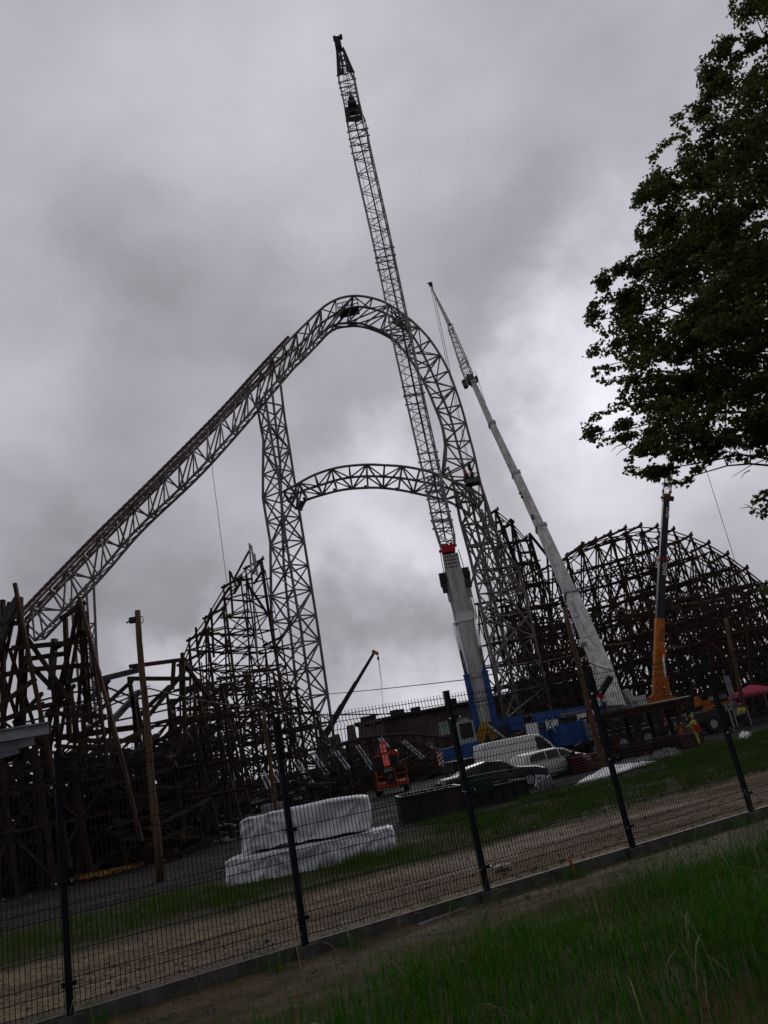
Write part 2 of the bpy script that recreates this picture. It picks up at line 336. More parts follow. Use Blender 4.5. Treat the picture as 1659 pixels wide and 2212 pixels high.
# ---------------------------------------------------------------- fence
def build_fence():
    Zp = .75; HP = 2.43
    root = empty('mesh_fence', (*XY(0, 0), Zp - .25), 'dark welded mesh fence on a concrete plinth crossing the whole picture', 'fence')
    prof = [(0, 0)]
    folds = [.16, .83, 1.52, 2.2]
    for z in folds: prof += [(z, 0), (z + .05, .042), (z + .10, 0)]
    prof += [(2.43, 0)]
    k0, k1 = -4, 9
    nrm = np.array([EN[0], EN[1]])
    for k in range(k0, k1):
        s0 = 2.483*k
        m = MB()
        n = 50
        for i in range(n):
            s = s0 + .05 + i*(2.483 - .1)/(n - 1)
            pts = []
            for (z, o) in prof:
                x, y = XY(s, -.03 - o); pts.append((x, y, Zp + .04 + z))
            m.poly(pts, .0042, 4)
        zs = []
        for z in folds: zs += [z, z + .10]
        zs += [.03, .5, 1.18, 1.87, 2.38]
        for z in zs:
            o = 0
            a = XY(s0 + .03, -.036 - o); c = XY(s0 + 2.453, -.036 - o)
            m.tube((*a, Zp + .04 + z), (*c, Zp + .04 + z), .0045, 4)
        m.build('mesh_panel', FPAINT, root)
    for k in range(k0, k1 + 1):
        s = 2.483*k; m = MB(); lean = .012*math.sin(k*2.1)
        x, y = XY(s, .02); x2, y2 = XY(s + lean, .02 + lean*.5)
        m.beam((x, y, Zp - .3), (x2, y2, Zp + 2.5), .068, .068, up=(EN[0], EN[1], 0))
        m.beam((x2, y2, Zp + 2.5), (x2, y2, Zp + 2.515), .078, .078, up=(EN[0], EN[1], 0))
        po = m.build('post', FPAINT, root)
        for z in (.25, 1.2, 2.15):
            m = MB()
            a = XY(s - .075, -.045); c = XY(s + .075, -.045); m.beam((*a, Zp + z), (*c, Zp + z), .02, .045); m.cm = 1
            for q in (a, c): m.beam((*q, Zp + z - .008), (q[0] - EN[0]*.028, q[1] - EN[1]*.028, Zp + z - .008), .02, .02)
            m.build('clamp', [FPAINT, BOLT], po)
    for k in range(k0, k1):
        s0 = 2.483*k; m = MB()
        a = XY(s0 + .045, .02); c = XY(s0 + 2.483 - .045, .02)
        m.beam((*a, Zp - .14), (*c, Zp - .14), .055, .26)
        m.build('plinth_board', CONC, root)
    for k in range(k0, k1 + 1):
        s = 2.483*k; m = MB(); a = XY(s - .13, -.035); c = XY(s + .13, -.035)
        m.beam((*a, Zp - .16), (*c, Zp - .16), .05, .25); m.build('plinth_bracket', CONC, root)
build_fence()
# ---------------------------------------------------------------- timber poles and cables
def pole(name, top, base, Yb, wpx, label, group='timber poles strung with black cable', extra=None):
    b = P(*base, Yb); b.z = max(0, H(b.x, b.y)) - .05
    # top is straight above a vertical (the poles stand plumb, give or take a lean)
    lo, hi = Yb - 3, Yb + 3
    t = P(*top, Yb)
    r = m_of(wpx, b)/2
    root = empty(name, b, label, 'pole', group)
    m = MB(); n = 8
    m.poly([b.lerp(t, i/n) + Vector((.02*math.sin(i*1.7), 0, 0)) for i in range(n + 1)], [r*(1.12 - .3*i/n) for i in range(n + 1)], 10)
    m.build('pole_shaft', POLE, root, smooth=True)
    return root, b, t, r
p1, b1, t1, r1 = pole('timber_pole', (296, 1319), (348, 1922), 27, 17, 'thick brown timber pole with a small floodlight, left of centre')
def floodlight(root, t):
    f = empty('flood', (0, 0, 0)); bpy.data.objects.remove(f)
    c = t + Vector((-.17, -.05, -.33)); m = MB(); m.box(c, (.22, .16, .2)); m.beam(c + Vector((-.1, -.03, 0)), c + Vector((-.2, -.08, -.08)), .06, .05); o = m.build('floodlight', BLACK, root)
    m = MB(); m.box(c + Vector((0, -.085, -.01)), (.18, .012, .15)); m.build('lamp_glass', GLASS, o)
    c2 = t + Vector((.17, -.02, -.36)); m = MB(); m.beam(t + Vector((.05, 0, -.25)), c2 + Vector((.02, 0, .1)), .03); m.beam(c2 + Vector((.03, 0, .1)), c2 + Vector((.03, 0, -.1)), .03); m.beam(c2 + Vector((.03, 0, -.1)), t + Vector((.05, 0, -.5)), .03); m.build('bracket', GALV, root)
floodlight(p1, t1)
p2, b2, t2, r2 = pole('timber_pole', (568, 1533), (603, 1800), 33, 9.5, 'slim orange-brown timber pole rising behind the tarpaulin-covered packs')
p3, b3, t3, r3 = pole('timber_pole', (1219, 1312), (1310, 1685), 38, 12, 'tall dark brown timber pole between the van and the white crane boom')
p4, b4, t4, r4 = pole('timber_pole', (1567, 1335), (1612, 1560), 62, 10, 'pale grey-brown timber pole beside the crimson canopy')
def sag(pts, r, name, label, sagm=.3, mt=None, group=None, n=12):
    m = MB(); out = []
    for a, b in zip(pts, pts[1:]):
        a = Vector(a); b = Vector(b)
        for i in range(n): f = i/n; out.append(a.lerp(b, f) - Vector((0, 0, 4*sagm*f*(1 - f))))
    out.append(Vector(pts[-1])); m.poly(out, r, 5)
    o = m.build(name, mt or CABLE, origin=pts[0]); tag(o, label, 'cable', group); return o
c1 = P(322, 1487, 26.8)
sag([P(-60, 1625, 22), c1, P(568, 1530, 32.9), P(771, 1543, 34), P(974, 1525, 36), P(1150, 1482, 37), P(1262, 1455, 37.6)], .028, 'power_cable', 'thick black cable sagging from pole to pole just above the fence top', .12)
sag([c1 + Vector((0, .1, .1)), P(120, 1530, 30), P(-40, 1600, 33)], .018, 'power_cable', 'second thin cable dropping left from the thick timber pole', .15)
sag([P(700, 1500, 80), P(1007, 1468, 60), P(1237, 1415, 38)], .035, 'power_cable', 'thin cable crossing the sky from the coaster tower to the tall brown pole', .05)
sag([P(1237, 1415, 38), P(1335, 1452, 50)], .03, 'power_cable', 'short black cable from the tall brown pole to the white crane boom', .1)
sag([P(457, 992, 82.5), P(460, 1026, 82.5), P(491, 1267, 82.5)], .03, 'hoist_rope', 'thin rope hanging under the left slope of the steel coaster truss', 0)
sag([P(1508, 960, 70), P(1524, 1010, 70), P(1600, 1250, 70)], .025, 'hoist_rope', 'thin rope hanging out of the linden crown over the right timber hill', 0)
# ---------------------------------------------------------------- polyline helpers
def resample(pts, n):
    pts = [Vector(p) for p in pts]; L = [0]
    for a, b in zip(pts, pts[1:]): L.append(L[-1] + (b - a).length)
    out = []
    for i in range(n):
        d = L[-1]*i/(n - 1); k = 0
        while k < len(L) - 2 and L[k + 1] < d: k += 1
        out.append(pts[k].lerp(pts[k + 1], (d - L[k])/max(1e-6, L[k + 1] - L[k])))
    return out
def at_z(pts, z):
    for a, b in zip(pts, pts[1:]):
        if (a.z - z)*(b.z - z) <= 0 and abs(a.z - b.z) > 1e-6: return a.lerp(b, (z - a.z)/(b.z - a.z))
    e = pts[-1] if abs(pts[-1].z - z) < abs(pts[0].z - z) else pts[0]
    return e.copy()
def smoothpx(pts, n=6):
    # Catmull-Rom through traced points (u, v, Y)
    p = [np.array(q, float) for q in pts]; p = [2*p[0] - p[1]] + p + [2*p[-1] - p[-2]]; out = []
    for i in range(1, len(p) - 2):
        for k in range(n):
            t = k/n; out.append(.5*((2*p[i]) + (-p[i-1] + p[i+1])*t + (2*p[i-1] - 5*p[i] + 4*p[i+1] - p[i+2])*t*t + (-p[i-1] + 3*p[i] - 3*p[i+1] + p[i+2])*t**3))
    out.append(p[-2]); return out
def trace(pts, dY=0, n=6): return [P(q[0], q[1], q[2] + dY) for q in smoothpx(pts, n)]
def tri_truss(root, A, B, C, n, rc, rb, name='truss', D=None, mt=None):
    mt = mt or STEEL
    a, b, c = resample(A, n), resample(B, n), resample(C, n); d = resample(D, n) if D else None
    for lst in [A, B, C] + ([D] if D else []):
        m = MB(); m.poly(resample(lst, n*3), rc, 7); m.build('chord', mt, root, smooth=True)
    m = MB()
    for i in range(n):
        m.beam(a[i], b[i], rb*1.5, rb*1.7); m.beam(a[i], c[i], rb*1.5, rb*1.7); m.beam(b[i], (d or c)[i], rb*1.5, rb*1.7)
        if d: m.beam(c[i], d[i], rb*1.5, rb*1.5)
    m.build('cross_frame', mt, root)
    m = MB()
    for i in range(n - 1):
        if i % 2: m.beam(a[i], c[i + 1], rb*1.6, rb*1.6); m.beam(b[i], (d or c)[i + 1], rb*1.6, rb*1.6); m.beam(a[i], b[i + 1], rb*1.3, rb*1.3)
        else: m.beam(a[i + 1], c[i], rb*1.6, rb*1.6); m.beam(b[i + 1], (d or c)[i], rb*1.6, rb*1.6); m.beam(b[i], a[i + 1], rb*1.3, rb*1.3)
        if d: m.beam(c[i], d[i + 1], rb*1.3)
    m.build('diagonal_bracing', mt, root)
    return a, b, c
# ---------------------------------------------------------------- the steel coaster hill
def build_steel_hill():
    A = [(40, 1345, 77), (49, 1330, 77), (200, 1173, 80), (345, 1030, 82), (480, 893, 84), (560, 805, 85), (628, 732, 86.5), (670, 690, 87.5), (703, 660, 88), (735, 644, 88.5), (768, 639, 89), (800, 643, 89.3), (833, 654, 89.6),
         (866, 675, 90), (898, 701, 90), (931, 737, 90), (963, 789, 90), (983, 838, 90), (999, 887, 90), (1012, 936, 90), (1025, 985, 90), (1035, 1033, 90)]
    B = [(60, 1350, 80), (66, 1338, 80), (215, 1180, 83), (360, 1033, 85.2), (495, 895, 87.2), (575, 812, 88.2), (640, 752, 89.7), (690, 702, 90.7), (722, 680, 91.2), (735, 672, 91.5), (768, 663, 92.2), (800, 666, 92.5), (833, 677, 92.8),
         (866, 698, 93), (898, 735, 93.2), (931, 800, 93), (953, 852, 93), (973, 903, 93), (986, 952, 93), (999, 1001, 93), (1009, 1050, 93)]
    C = [(75, 1384, 78), (85, 1374, 78), (208, 1243, 81.5), (293, 1146, 83), (417, 1028, 83.5), (520, 915, 85), (618, 800, 87), (647, 771, 88), (680, 737, 88.8), (703, 713, 89.2), (722, 702, 89.7), (742, 698.5, 90), (768, 697.5, 90.4), (800, 705, 90.8),
         (833, 720, 91), (855, 737, 91.3), (882, 770, 91.4), (905, 806, 91.4), (925, 845, 91.4), (937, 874, 91.3), (953, 916, 91.2), (961, 962, 91), (958, 1005, 91), (955, 1028, 91)]
    root = empty('coaster_truss', (P(700, 1640, 90).x, 89, 0), 'tall grey steel truss arch with the maroon rail on its left slope', 'coaster truss')
    TA, TB, TC = trace(A), trace(B), trace(C)
    a, b, c = tri_truss(root, TA, TB, TC, 37, .165, .10, D=[p + Vector((.25, 1.5, .35)) for p in TC])
    # maroon track on the left slope, ending cut off short of the crest
    ra = resample(trace([(q[0], q[1], q[2]) for q in A[:7]], 0), 60); rb_ = resample(trace([(q[0], q[1], q[2]) for q in B[:7]], 0), 60)
    for src, other in ((ra, rb_), (rb_, ra)):
        m = MB()
        for i in range(len(src) - 1): m.beam(src[i] + Vector((-.2, 0, .42)), src[i + 1] + Vector((-.2, 0, .36)), .26, .36)
        m.build('rail', MAROON, root)
    m = MB()
    for i in range(0, 60, 3): m.beam(ra[i] + Vector((-.1, 0, .25)), rb_[i] + Vector((-.1, 0, .25)), .16, .14)
    m.build('track_ties', STEEL, root)
    # work platforms hung inside the crest
    for (u0, v0, u1, v1, Y) in ((733, 680, 776, 670, 90.5), (848, 690, 888, 716, 91)):
        p, q = P(u0, v0, Y), P(u1, v1, Y); m = MB()
        m.beam(p, q, 1.7, .16); m.beam(p + Vector((0, -1.2, .35)), q + Vector((0, -1.2, .35)), .1); m.beam(p + Vector((0, -1.2, .95)), q + Vector((0, -1.2, .95)), .1)
        for f in (0, .25, .5, .75, 1): x = p.lerp(q, f); m.beam(x + Vector((0, -1.2, 0)), x + Vector((0, -1.2, 1)), .1); m.beam(x + Vector((0, -1, 0)), x + Vector((0, 1.5, 2.2)), .12)
        m.build('work_platform', DARKM, root)
    # left tower
    ch = [[(556, 880, 88), (569, 952, 88), (568, 1017, 88), (568, 1076, 88), (576, 1125, 88), (584, 1172, 88), (585, 1250, 88), (586, 1319, 88), (593, 1400, 88), (610, 1500, 88), (640, 1640, 88)],
          [(571, 848, 87), (587, 952, 87), (602, 1033, 87), (616, 1156, 87), (632, 1254, 87), (649, 1351, 87), (663, 1449, 87), (681, 1566, 87), (693, 1655, 87)],
          [(604, 815, 89), (615, 903, 89), (628, 985, 89), (638, 1050, 89), (652, 1140, 89), (668, 1238, 89), (685, 1345, 89), (701, 1455, 89), (717, 1566, 89), (730, 1655, 89)],
          [(587, 838, 91), (605, 1001, 91), (613, 1221, 91), (626, 1351, 91), (640, 1482, 91), (660, 1650, 91)]]
    def tower(ch, z0, z1, step, rc, rb, close=True):
        T = [[P(*q) for q in c] for c in ch]
        for t in T:
            m = MB(); m.poly(t, rc, 7); m.build('tower_leg', STEEL, root, smooth=True)
        m = MB(); md = m; n = int((z1 - z0)/step); prev = None
        ring = list(range(len(T))) ; pairs = [(ring[i], ring[(i + 1) % len(ring)]) for i in range(len(ring) if close else len(ring) - 1)]
        for k in range(n + 1):
            z = z1 - k*step; pts = [at_z(t, z) for t in T]
            for (i, j) in pairs: m.beam(pts[i], pts[j], rb*1.6)
            if prev:
                for pi, (i, j) in enumerate(pairs):
                    if (k + pi) % 2: md.beam(prev[i], pts[j], rb*1.7)
                    else: md.beam(prev[j], pts[i], rb*1.7)
                    if pi % 2 == 0: md.beam(prev[j] if (k + pi) % 2 else prev[i], pts[i] if (k + pi) % 2 else pts[j], rb*1.3)
            prev = pts
        m.build('tower_bracing', STEEL, root)
    tower([ch[0], ch[1], ch[2], ch[3]], 1.5, 47.5, 3.05, .17, .10)
    # right tower: legs fan out towards the ground
    cr = [[(955, 1024, 91), (968, 1010, 91), (977, 1035, 90), (994, 1123, 90), (1015, 1202, 90), (1041, 1319, 90), (1064, 1421, 90), (1080, 1500, 90), (1100, 1590, 90)],
          [(999, 1001, 92), (1009, 1026, 91), (1026, 1123, 91), (1047, 1216, 91), (1073, 1319, 91), (1094, 1407, 91), (1114, 1500, 91), (1132, 1580, 91)],
          [(1012, 1040, 94), (1046, 1130, 94), (1066, 1180, 94), (1094, 1269, 94), (1123, 1378, 94), (1146, 1460, 94), (1165, 1560, 94)],
          [(1035, 1033, 90), (1048, 1082, 90), (1059, 1126, 90), (1094, 1193, 91), (1120, 1231, 92), (1135, 1284, 92), (1152, 1363, 92), (1170, 1445, 92), (1190, 1524, 92), (1200, 1575, 92)]]
    tower(cr, 1.5, 33.5, 2.9, .19, .10)
    def seg(lst, w, name, mt=None):
        m = MB()
        for (u0, v0, Y0, u1, v1, Y1) in lst: m.beam(P(u0, v0, Y0), P(u1, v1, Y1), w)
        return m.build(name, mt or STEEL, root)
    seg([(1059, 1126, 90, 1012, 1280, 90), (1035, 1033, 90, 1110, 1270, 92), (1041, 1319, 90, 1115, 1250, 92), (1064, 1421, 90, 1140, 1330, 92), (994, 1123, 90, 1073, 1319, 91), (1026, 1123, 91, 1135, 1284, 92), (1047, 1216, 91, 1152, 1363, 92),
         (1073, 1319, 91, 1170, 1445, 92), (1094, 1407, 91, 1165, 1510, 92), (955, 1024, 91, 961, 962, 91), (985, 1060, 93, 1040, 1210, 94), (1040, 1210, 94, 1090, 1440, 94), (1040, 1100, 94, 1080, 1240, 94), (1010, 1180, 90, 1062, 1170, 91), (1030, 1262, 90, 1120, 1235, 92)], .26, 'raking_brace')
    # slim trestle tower under the left end
    lt = [[(202, 1247, 82), (205, 1319, 82), (208, 1400, 82), (221, 1547, 82), (235, 1700, 82)], [(153, 1293, 81), (160, 1360, 81), (170, 1480, 81), (180, 1590, 81), (196, 1740, 81)], [(186, 1262, 84), (190, 1330, 84), (196, 1430, 84), (208, 1560, 84), (218, 1700, 84)]]
    tower(lt, 2, 22.5, 2.3, .15, .08)
    # the low cross arch
    A2 = [(612, 1062, 87), (638, 1048, 87), (670, 1030, 87), (703, 1017, 87), (735, 1009, 87), (768, 1005, 87), (800, 1003.5, 87), (833, 1005, 87), (866, 1007, 87), (898, 1012, 87), (931, 1020, 87), (963, 1032, 87.5), (1012, 1059, 88), (1040, 1085, 88)]
    B2 = [(622, 1082, 90), (650, 1062, 90), (686, 1050, 90), (735, 1035, 90), (784, 1029, 90), (833, 1030, 90), (882, 1035, 90), (931, 1045, 90), (963, 1053, 90), (1000, 1068, 90), (1030, 1095, 90)]
    C2 = [(640, 1100, 88.5), (655, 1084, 88.5), (670, 1077, 88.5), (696, 1069, 88.5), (735, 1059, 88.5), (768, 1055, 88.5), (817, 1053.5, 88.5), (866, 1059, 88.5), (914, 1069, 88.5), (960, 1080, 88.5), (1000, 1100, 88.5), (1015, 1115, 88.5)]
    a, b, c = tri_truss(root, trace(A2), trace(B2), trace(C2), 13, .16, .105)
    m = MB()
    for i in range(1, 12):
        p = c[i]; m.beam(p + Vector((-.1, 1.4, .5)), p + Vector((-.25, -1.6, -.35)), .35, .3)
    m.build('ledger_stub', DARKM, root)
    m = MB(); m.beam(P(653, 1083, 88), P(648, 1102, 88), .5, .5); m.beam(P(648, 1102, 88), P(660, 1080, 88), .3); m.build('end_bracket', DARKM, root)
    # feet
    m = MB()
    for (u, v, Y) in ((640, 1640, 88), (693, 1655, 87), (730, 1655, 89), (660, 1650, 91), (1100, 1590, 90), (1132, 1580, 91), (1165, 1560, 94), (1200, 1575, 92), (235, 1700, 82), (196, 1740, 81), (218, 1700, 84)):
        p = P(u, v, Y); m.beam(p, (p.x, p.y, -.1), .38); m.box((p.x, p.y, .25), (1.4, 1.4, .5))
    m.build('footing', CONC, root)
build_steel_hill()
# ---------------------------------------------------------------- timber trestles
def trestle(name, label, tops, cross, hw, tilt, step, batter, th, mt, posts=(-1, 0, 1), lng=True, seed=1, cap_over=1.25, outrig=(1, 1), jit=.0, ledge_over=.5, upstand=True, diag=True, zmin=.5, group=None, dbl=.3, dg=.8, lgd=.45):
    r = random.Random(seed); root_p = Vector((tops[len(tops)//2].x, tops[len(tops)//2].y, 0))
    root = empty(name, root_p, label, 'timber trestle', group)
    cr = Vector((cross[0], cross[1], 0)).normalized(); grid = []
    for bi, T in enumerate(tops):
        m = MB(); T = Vector(T); levels = {}
        tl = tilt if not callable(tilt) else tilt(bi)
        off = lambda o: T + cr*(o*hw) + Vector((0, 0, math.tan(tl)*o*hw))
        cols = []
        for o in posts:
            top = off(o); base = Vector((top.x, top.y, 0)); cols.append((top, base))
        hgt = T.z
        for sgn, on in zip((-1, 1), outrig):
            if on:
                top = off(sgn) - Vector((0, 0, .6)); base = Vector((top.x, top.y, 0)) + cr*(sgn*batter*hgt); cols.append((top, base))
        for (a, b) in cols:
            m.beam(a + Vector((0, 0, .1)), b, th, th*1.15)
            if r.random() < dbl: m.beam(a.lerp(b, .05) + cr*th*1.6, b + cr*th*1.6, th*.55, th)
        def at(cl, z):
            a, b = cl; f = (a.z - z)/max(.01, a.z - b.z); return a.lerp(b, min(1, max(0, f)))
        order = sorted(range(len(cols)), key=lambda i: (cols[i][1] - T).dot(cr))
        zs = []; z = zmin + 2.4
        while z < hgt - .8: zs.append(z); z += step
        for zi, z in enumerate(zs):
            p, q = at(cols[order[0]], z), at(cols[order[-1]], z)
            p = p.copy(); p.z = z; q = q.copy(); q.z = z
            p -= cr*(ledge_over*r.uniform(.6, 1.6)); q += cr*(ledge_over*r.uniform(.6, 1.6))
            dz = Vector((0, 0, r.uniform(-1, 1)*jit))
            m.beam(p + dz, q - dz, th*.6, th*1.05)
            if r.random() < dbl: m.beam(p + Vector((0, .0, th*1.3)), q + Vector((0, 0, th*1.3)), th*.4, th*.8)
        if diag:
            zz = [zmin] + zs + [hgt - .2]
            for zi in range(len(zz) - 1):
                for k in range(len(order) - 1):
                    a, b = cols[order[k]], cols[order[k + 1]]
                    if (zi + k) % 2 == 0: pa, pb = at(a, zz[zi]), at(b, zz[zi + 1])
                    else: pa, pb = at(b, zz[zi]), at(a, zz[zi + 1])
                    if r.random() < dg: m.beam(pa, pb, th*.55, th*.8)
            if len(order) > 3 and r.random() < .8: m.beam(at(cols[order[0]], .5), at(cols[order[-1]], hgt*.6), th*.6, th)
        m.build('bent', mt, root)
        c = MB(); e = off(-cap_over); f = off(cap_over); c.beam(e, f, th*1.3, th*1.5)
        if upstand:
            for o in (-.9, .2, .95, 1.15): x = off(o); c.beam(x, x + Vector((0, 0, th*2.2 if o > 1 else th*1.4)), th*1.2)
        c.build('cap_beam', mt, root)
        grid.append((cols, zs, order, at))
    if lng:
        for i in range(len(grid) - 1):
            (ca, za, oa, fa), (cb, zb, ob, fb) = grid[i], grid[i + 1]; m = MB()
            for k in range(min(len(oa), len(ob))):
                A_, B_ = ca[oa[k]], cb[ob[k]]
                for zi, z in enumerate(za):
                    if z > B_[0].z: continue
                    m.beam(fa(A_, z), fb(B_, z), th*.5, th*.8)
                hz = [0.5] + [z for z in za if z < B_[0].z]
                for zi in range(len(hz) - 1):
                    if (zi + i + k) % 2 == 0: m.beam(fa(A_, hz[zi]), fb(B_, hz[zi + 1]), th*.5, th*.75)
                    elif r.random() < lgd: m.beam(fb(B_, hz[zi]), fa(A_, hz[zi + 1]), th*.5, th*.75)
                m.beam(A_[0] - Vector((0, 0, .25)), B_[0] - Vector((0, 0, .25)), th*.5, th*.8)
            m.build('bay_bracing', mt, root)
    return root, grid
def topsof(lst): return [P(u, v, Y) for (u, v, Y) in lst]
# right airtime hill
RT = [(1208, 1216, 112), (1240, 1190, 111), (1270, 1174, 110), (1302, 1160, 109), (1334, 1149, 108), (1367, 1144, 106), (1402, 1146, 104.5), (1437, 1153, 103), (1474, 1166, 101), (1512, 1183, 99), (1552, 1207, 97), (1593, 1238, 95), (1634, 1272, 93), (1677, 1312, 91), (1722, 1360, 89), (1770, 1410, 87)]
trR, gR = trestle('timber_trestle', 'long rounded brown timber trestle hill behind the orange crane', topsof(RT), (.97, -.22), 1.15, math.radians(14), 2.9, .26, .19, TIMBER, seed=3, outrig=(1, 1), posts=(-1, 1))
# second row of the same kind behind it, lower
RT2 = [(u - 8, v + 85 + 12*math.sin(i), Y + 9) for i, (u, v, Y) in enumerate(RT)]
trestle('timber_trestle', 'lower timber trestle showing through the rounded trestle hill', topsof(RT2), (.97, -.22), 1.3, math.radians(4), 3.3, .16, .15, TIMBER, seed=8, posts=(-1, 1), upstand=False, dbl=.1, dg=.6, lgd=.2)
RT3 = [(1180 + 42*i, 1345 - 6*i + 18*math.sin(i*1.7), 100 - 2.2*i) for i in range(12)]
trestle('timber_trestle', 'lowest timber trestle run with long pale battens behind the cranes', topsof(RT3), (.95, -.3), 1.6, math.radians(-6), 2.6, .22, .17, TIMBER, seed=12, posts=(-1, 1), upstand=False, dg=.6, lgd=.3)
NT = [(1057, 1112, 104), (1091, 1140, 104.5), (1120, 1172, 105), (1147, 1236, 105.5), (1178, 1228, 106)]
trestle('timber_trestle', 'steep ragged timber trestle just right of the steel tower', topsof(NT), (.93, -.36), 1.2, math.radians(16), 3.1, .14, .17, TIMBER, seed=5, posts=(-1, 1), dg=.6, lgd=.3)
NT2 = [(1060, 1300, 92), (1092, 1310, 93), (1125, 1330, 94), (1160, 1338, 95), (1196, 1350, 96)]
trestle('timber_trestle', 'low dark trestle tangled under the right steel tower', topsof(NT2), (.93, -.3), 1.6, math.radians(-5), 2.6, .2, .18, TIMBER, seed=15, upstand=False, posts=(-1, 1), dg=.6, lgd=.3)
def loose(root_name, label, segs, w, mt, Y=None, cat='timber bracing'):
    m = MB()
    for s in segs: m.beam(P(*s[:3]), P(*s[3:]), w, w*1.2)
    o = m.build(root_name, mt, origin=(P(*segs[0][:3]).x, P(*segs[0][:3]).y, 0)); tag(o, label, cat); return o
tips = empty('timber_scaffold', (P(1143, 1450, 104).x, 104, 0), 'spiky unfinished timber frame tips above the steep trestle', 'timber scaffold')
def part(root, name, segs, w, mt, h=None):
    for s in segs:
        m = MB(); m.beam(P(*s[:3]), P(*s[3:]), w, (h or w*1.2)); m.build(name, mt, root)
part(tips, 'raker', [(1143, 1152, 104, 1182, 1200, 105), (1143, 1152, 104, 1175, 1262, 105), (1147, 1165, 104, 1160, 1232, 105), (1112, 1168, 104, 1145, 1167, 104), (1118, 1195, 104, 1155, 1192, 104), (1118, 1222, 104, 1160, 1216, 104), (1070, 1102, 103, 1110, 1210, 103), (1104, 1121, 103, 1130, 1240, 103), (1078, 1158, 103, 1104, 1121, 103), (1044, 1123, 103, 1070, 1102, 103), (1088, 1135, 103, 1109, 1205, 103), (1182, 1200, 105, 1216, 1240, 106), (1200, 1222, 106, 1262, 1172, 108), (1250, 1200, 108, 1258, 1170, 108),
      (1143, 1152, 104, 1156, 1300, 104), (1070, 1102, 103, 1090, 1420, 103), (1104, 1121, 103, 1132, 1420, 103), (1182, 1200, 105, 1195, 1420, 105)], .26, TIMBER)
# centre-left trestle, steps up to its peak
MT = [(408, 1425, 74), (428, 1372, 76), (462, 1325, 79), (501, 1258, 82), (548, 1218, 85), (590, 1385, 87)]
trestle('timber_trestle', 'stepped timber trestle left of the steel tower, rising to a sharp peak', topsof(MT), (.96, -.27), 1.1, math.radians(12), 1.95, .10, .15, TIMBER, seed=4, upstand=True, posts=(-1, 1), dbl=.3, dg=.85, lgd=.6, outrig=(1, 0))
MT2 = [(400, 1510, 68), (450, 1490, 71), (505, 1462, 74), (560, 1450, 77), (610, 1490, 80), (655, 1540, 82)]
trestle('timber_trestle', 'lower tangled timber trestle between the peak and the dark pole', topsof(MT2), (.95, -.3), 1.5, math.radians(-7), 2.1, .2, .17, TIMBER, seed=14, upstand=False, posts=(-1, 1), dbl=.15, dg=.6, lgd=.4)
mast = empty('timber_scaffold', (P(540, 1640, 84).x, 84, 0), 'thin raking frame with the tallest spike of the stepped trestle', 'timber scaffold')
part(mast, 'spike', [(539, 1174, 84, 556, 1420, 84), (543, 1178, 84, 552, 1236, 84), (550, 1196, 84, 556, 1240, 84)], .2, GALV)
part(mast, 'raker', [(538, 1190, 84, 504, 1254, 83), (562, 1212, 84, 545, 1240, 84), (496, 1233, 82, 503, 1330, 82), (498, 1236, 82, 512, 1272, 82), (496, 1268, 82, 456, 1332, 80), (456, 1314, 80, 462, 1420, 80), (520, 1258, 82, 505, 1283, 82), (423, 1355, 77, 428, 1420, 77), (562, 1211, 84, 592, 1400, 85), (508, 1255, 82, 546, 1250, 83), (535, 1262, 83, 580, 1330, 84), (456, 1325, 80, 425, 1400, 78), (435, 1372, 78, 474, 1368, 80), (570, 1228, 84, 548, 1262, 84)], .2, TIMBER)
# ---------------------------------------------------------------- big near timbers on the left
NL = [(-110, 1500, 36), (-40, 1560, 36.5), (40, 1622, 37), (120, 1650, 38.5), (195, 1632, 40), (262, 1650, 42), (325, 1628, 44), (385, 1575, 46), (440, 1590, 48)]
trestle('timber_trestle', 'heavy dark brown trestle filling the left edge, made of thick timbers', topsof(NL), (.8, -.6), 1.5, math.radians(10), 1.7, .2, .15, TIMBERN, seed=21, jit=.25, ledge_over=.9, upstand=False, zmin=.2, dbl=.5)
NL2 = [(-90, 1540, 46), (0, 1610, 47), (90, 1640, 48), (170, 1615, 50), (240, 1660, 52), (310, 1635, 54), (385, 1610, 56), (450, 1600, 58)]
trestle('timber_trestle', 'second row of heavy timbers behind the left edge trestle', topsof(NL2), (.85, -.5), 1.9, math.radians(-12), 2.0, .22, .16, TIMBERN, seed=22, jit=.25, ledge_over=.9, upstand=False, zmin=.2)
NL3 = [(60, 1530, 43), (130, 1512, 44), (205, 1500, 45), (270, 1525, 46), (335, 1512, 47), (400, 1498, 48.5), (455, 1505, 50)]
trestle('timber_trestle', 'thin sparse timber bents between the leaning legs and the floodlight pole', topsof(NL3), (.85, -.5), 1.1, math.radians(22), 1.5, .16, .13, TIMBERN, seed=41, jit=.2, ledge_over=.5, upstand=False, zmin=.2, dbl=.15, dg=.45, lgd=.15, posts=(-1, 1))
big = empty('timber_scaffold', (P(150, 1860, 36).x, 36, 0), 'row of long leaning brown legs with crossing planks in front of the left trestle', 'timber scaffold')
part(big, 'leaning_leg', [(32, 1260, 35.5, 66, 1436, 35.5), (66, 1436, 35.5, 92, 1560, 35.5), (92, 1560, 35.5, 153, 1875, 35.5), (171, 1290, 36, 208, 1433, 36), (208, 1433, 36, 262, 1632, 36), (262, 1632, 36, 306, 1818, 36)], .15, LEGT)
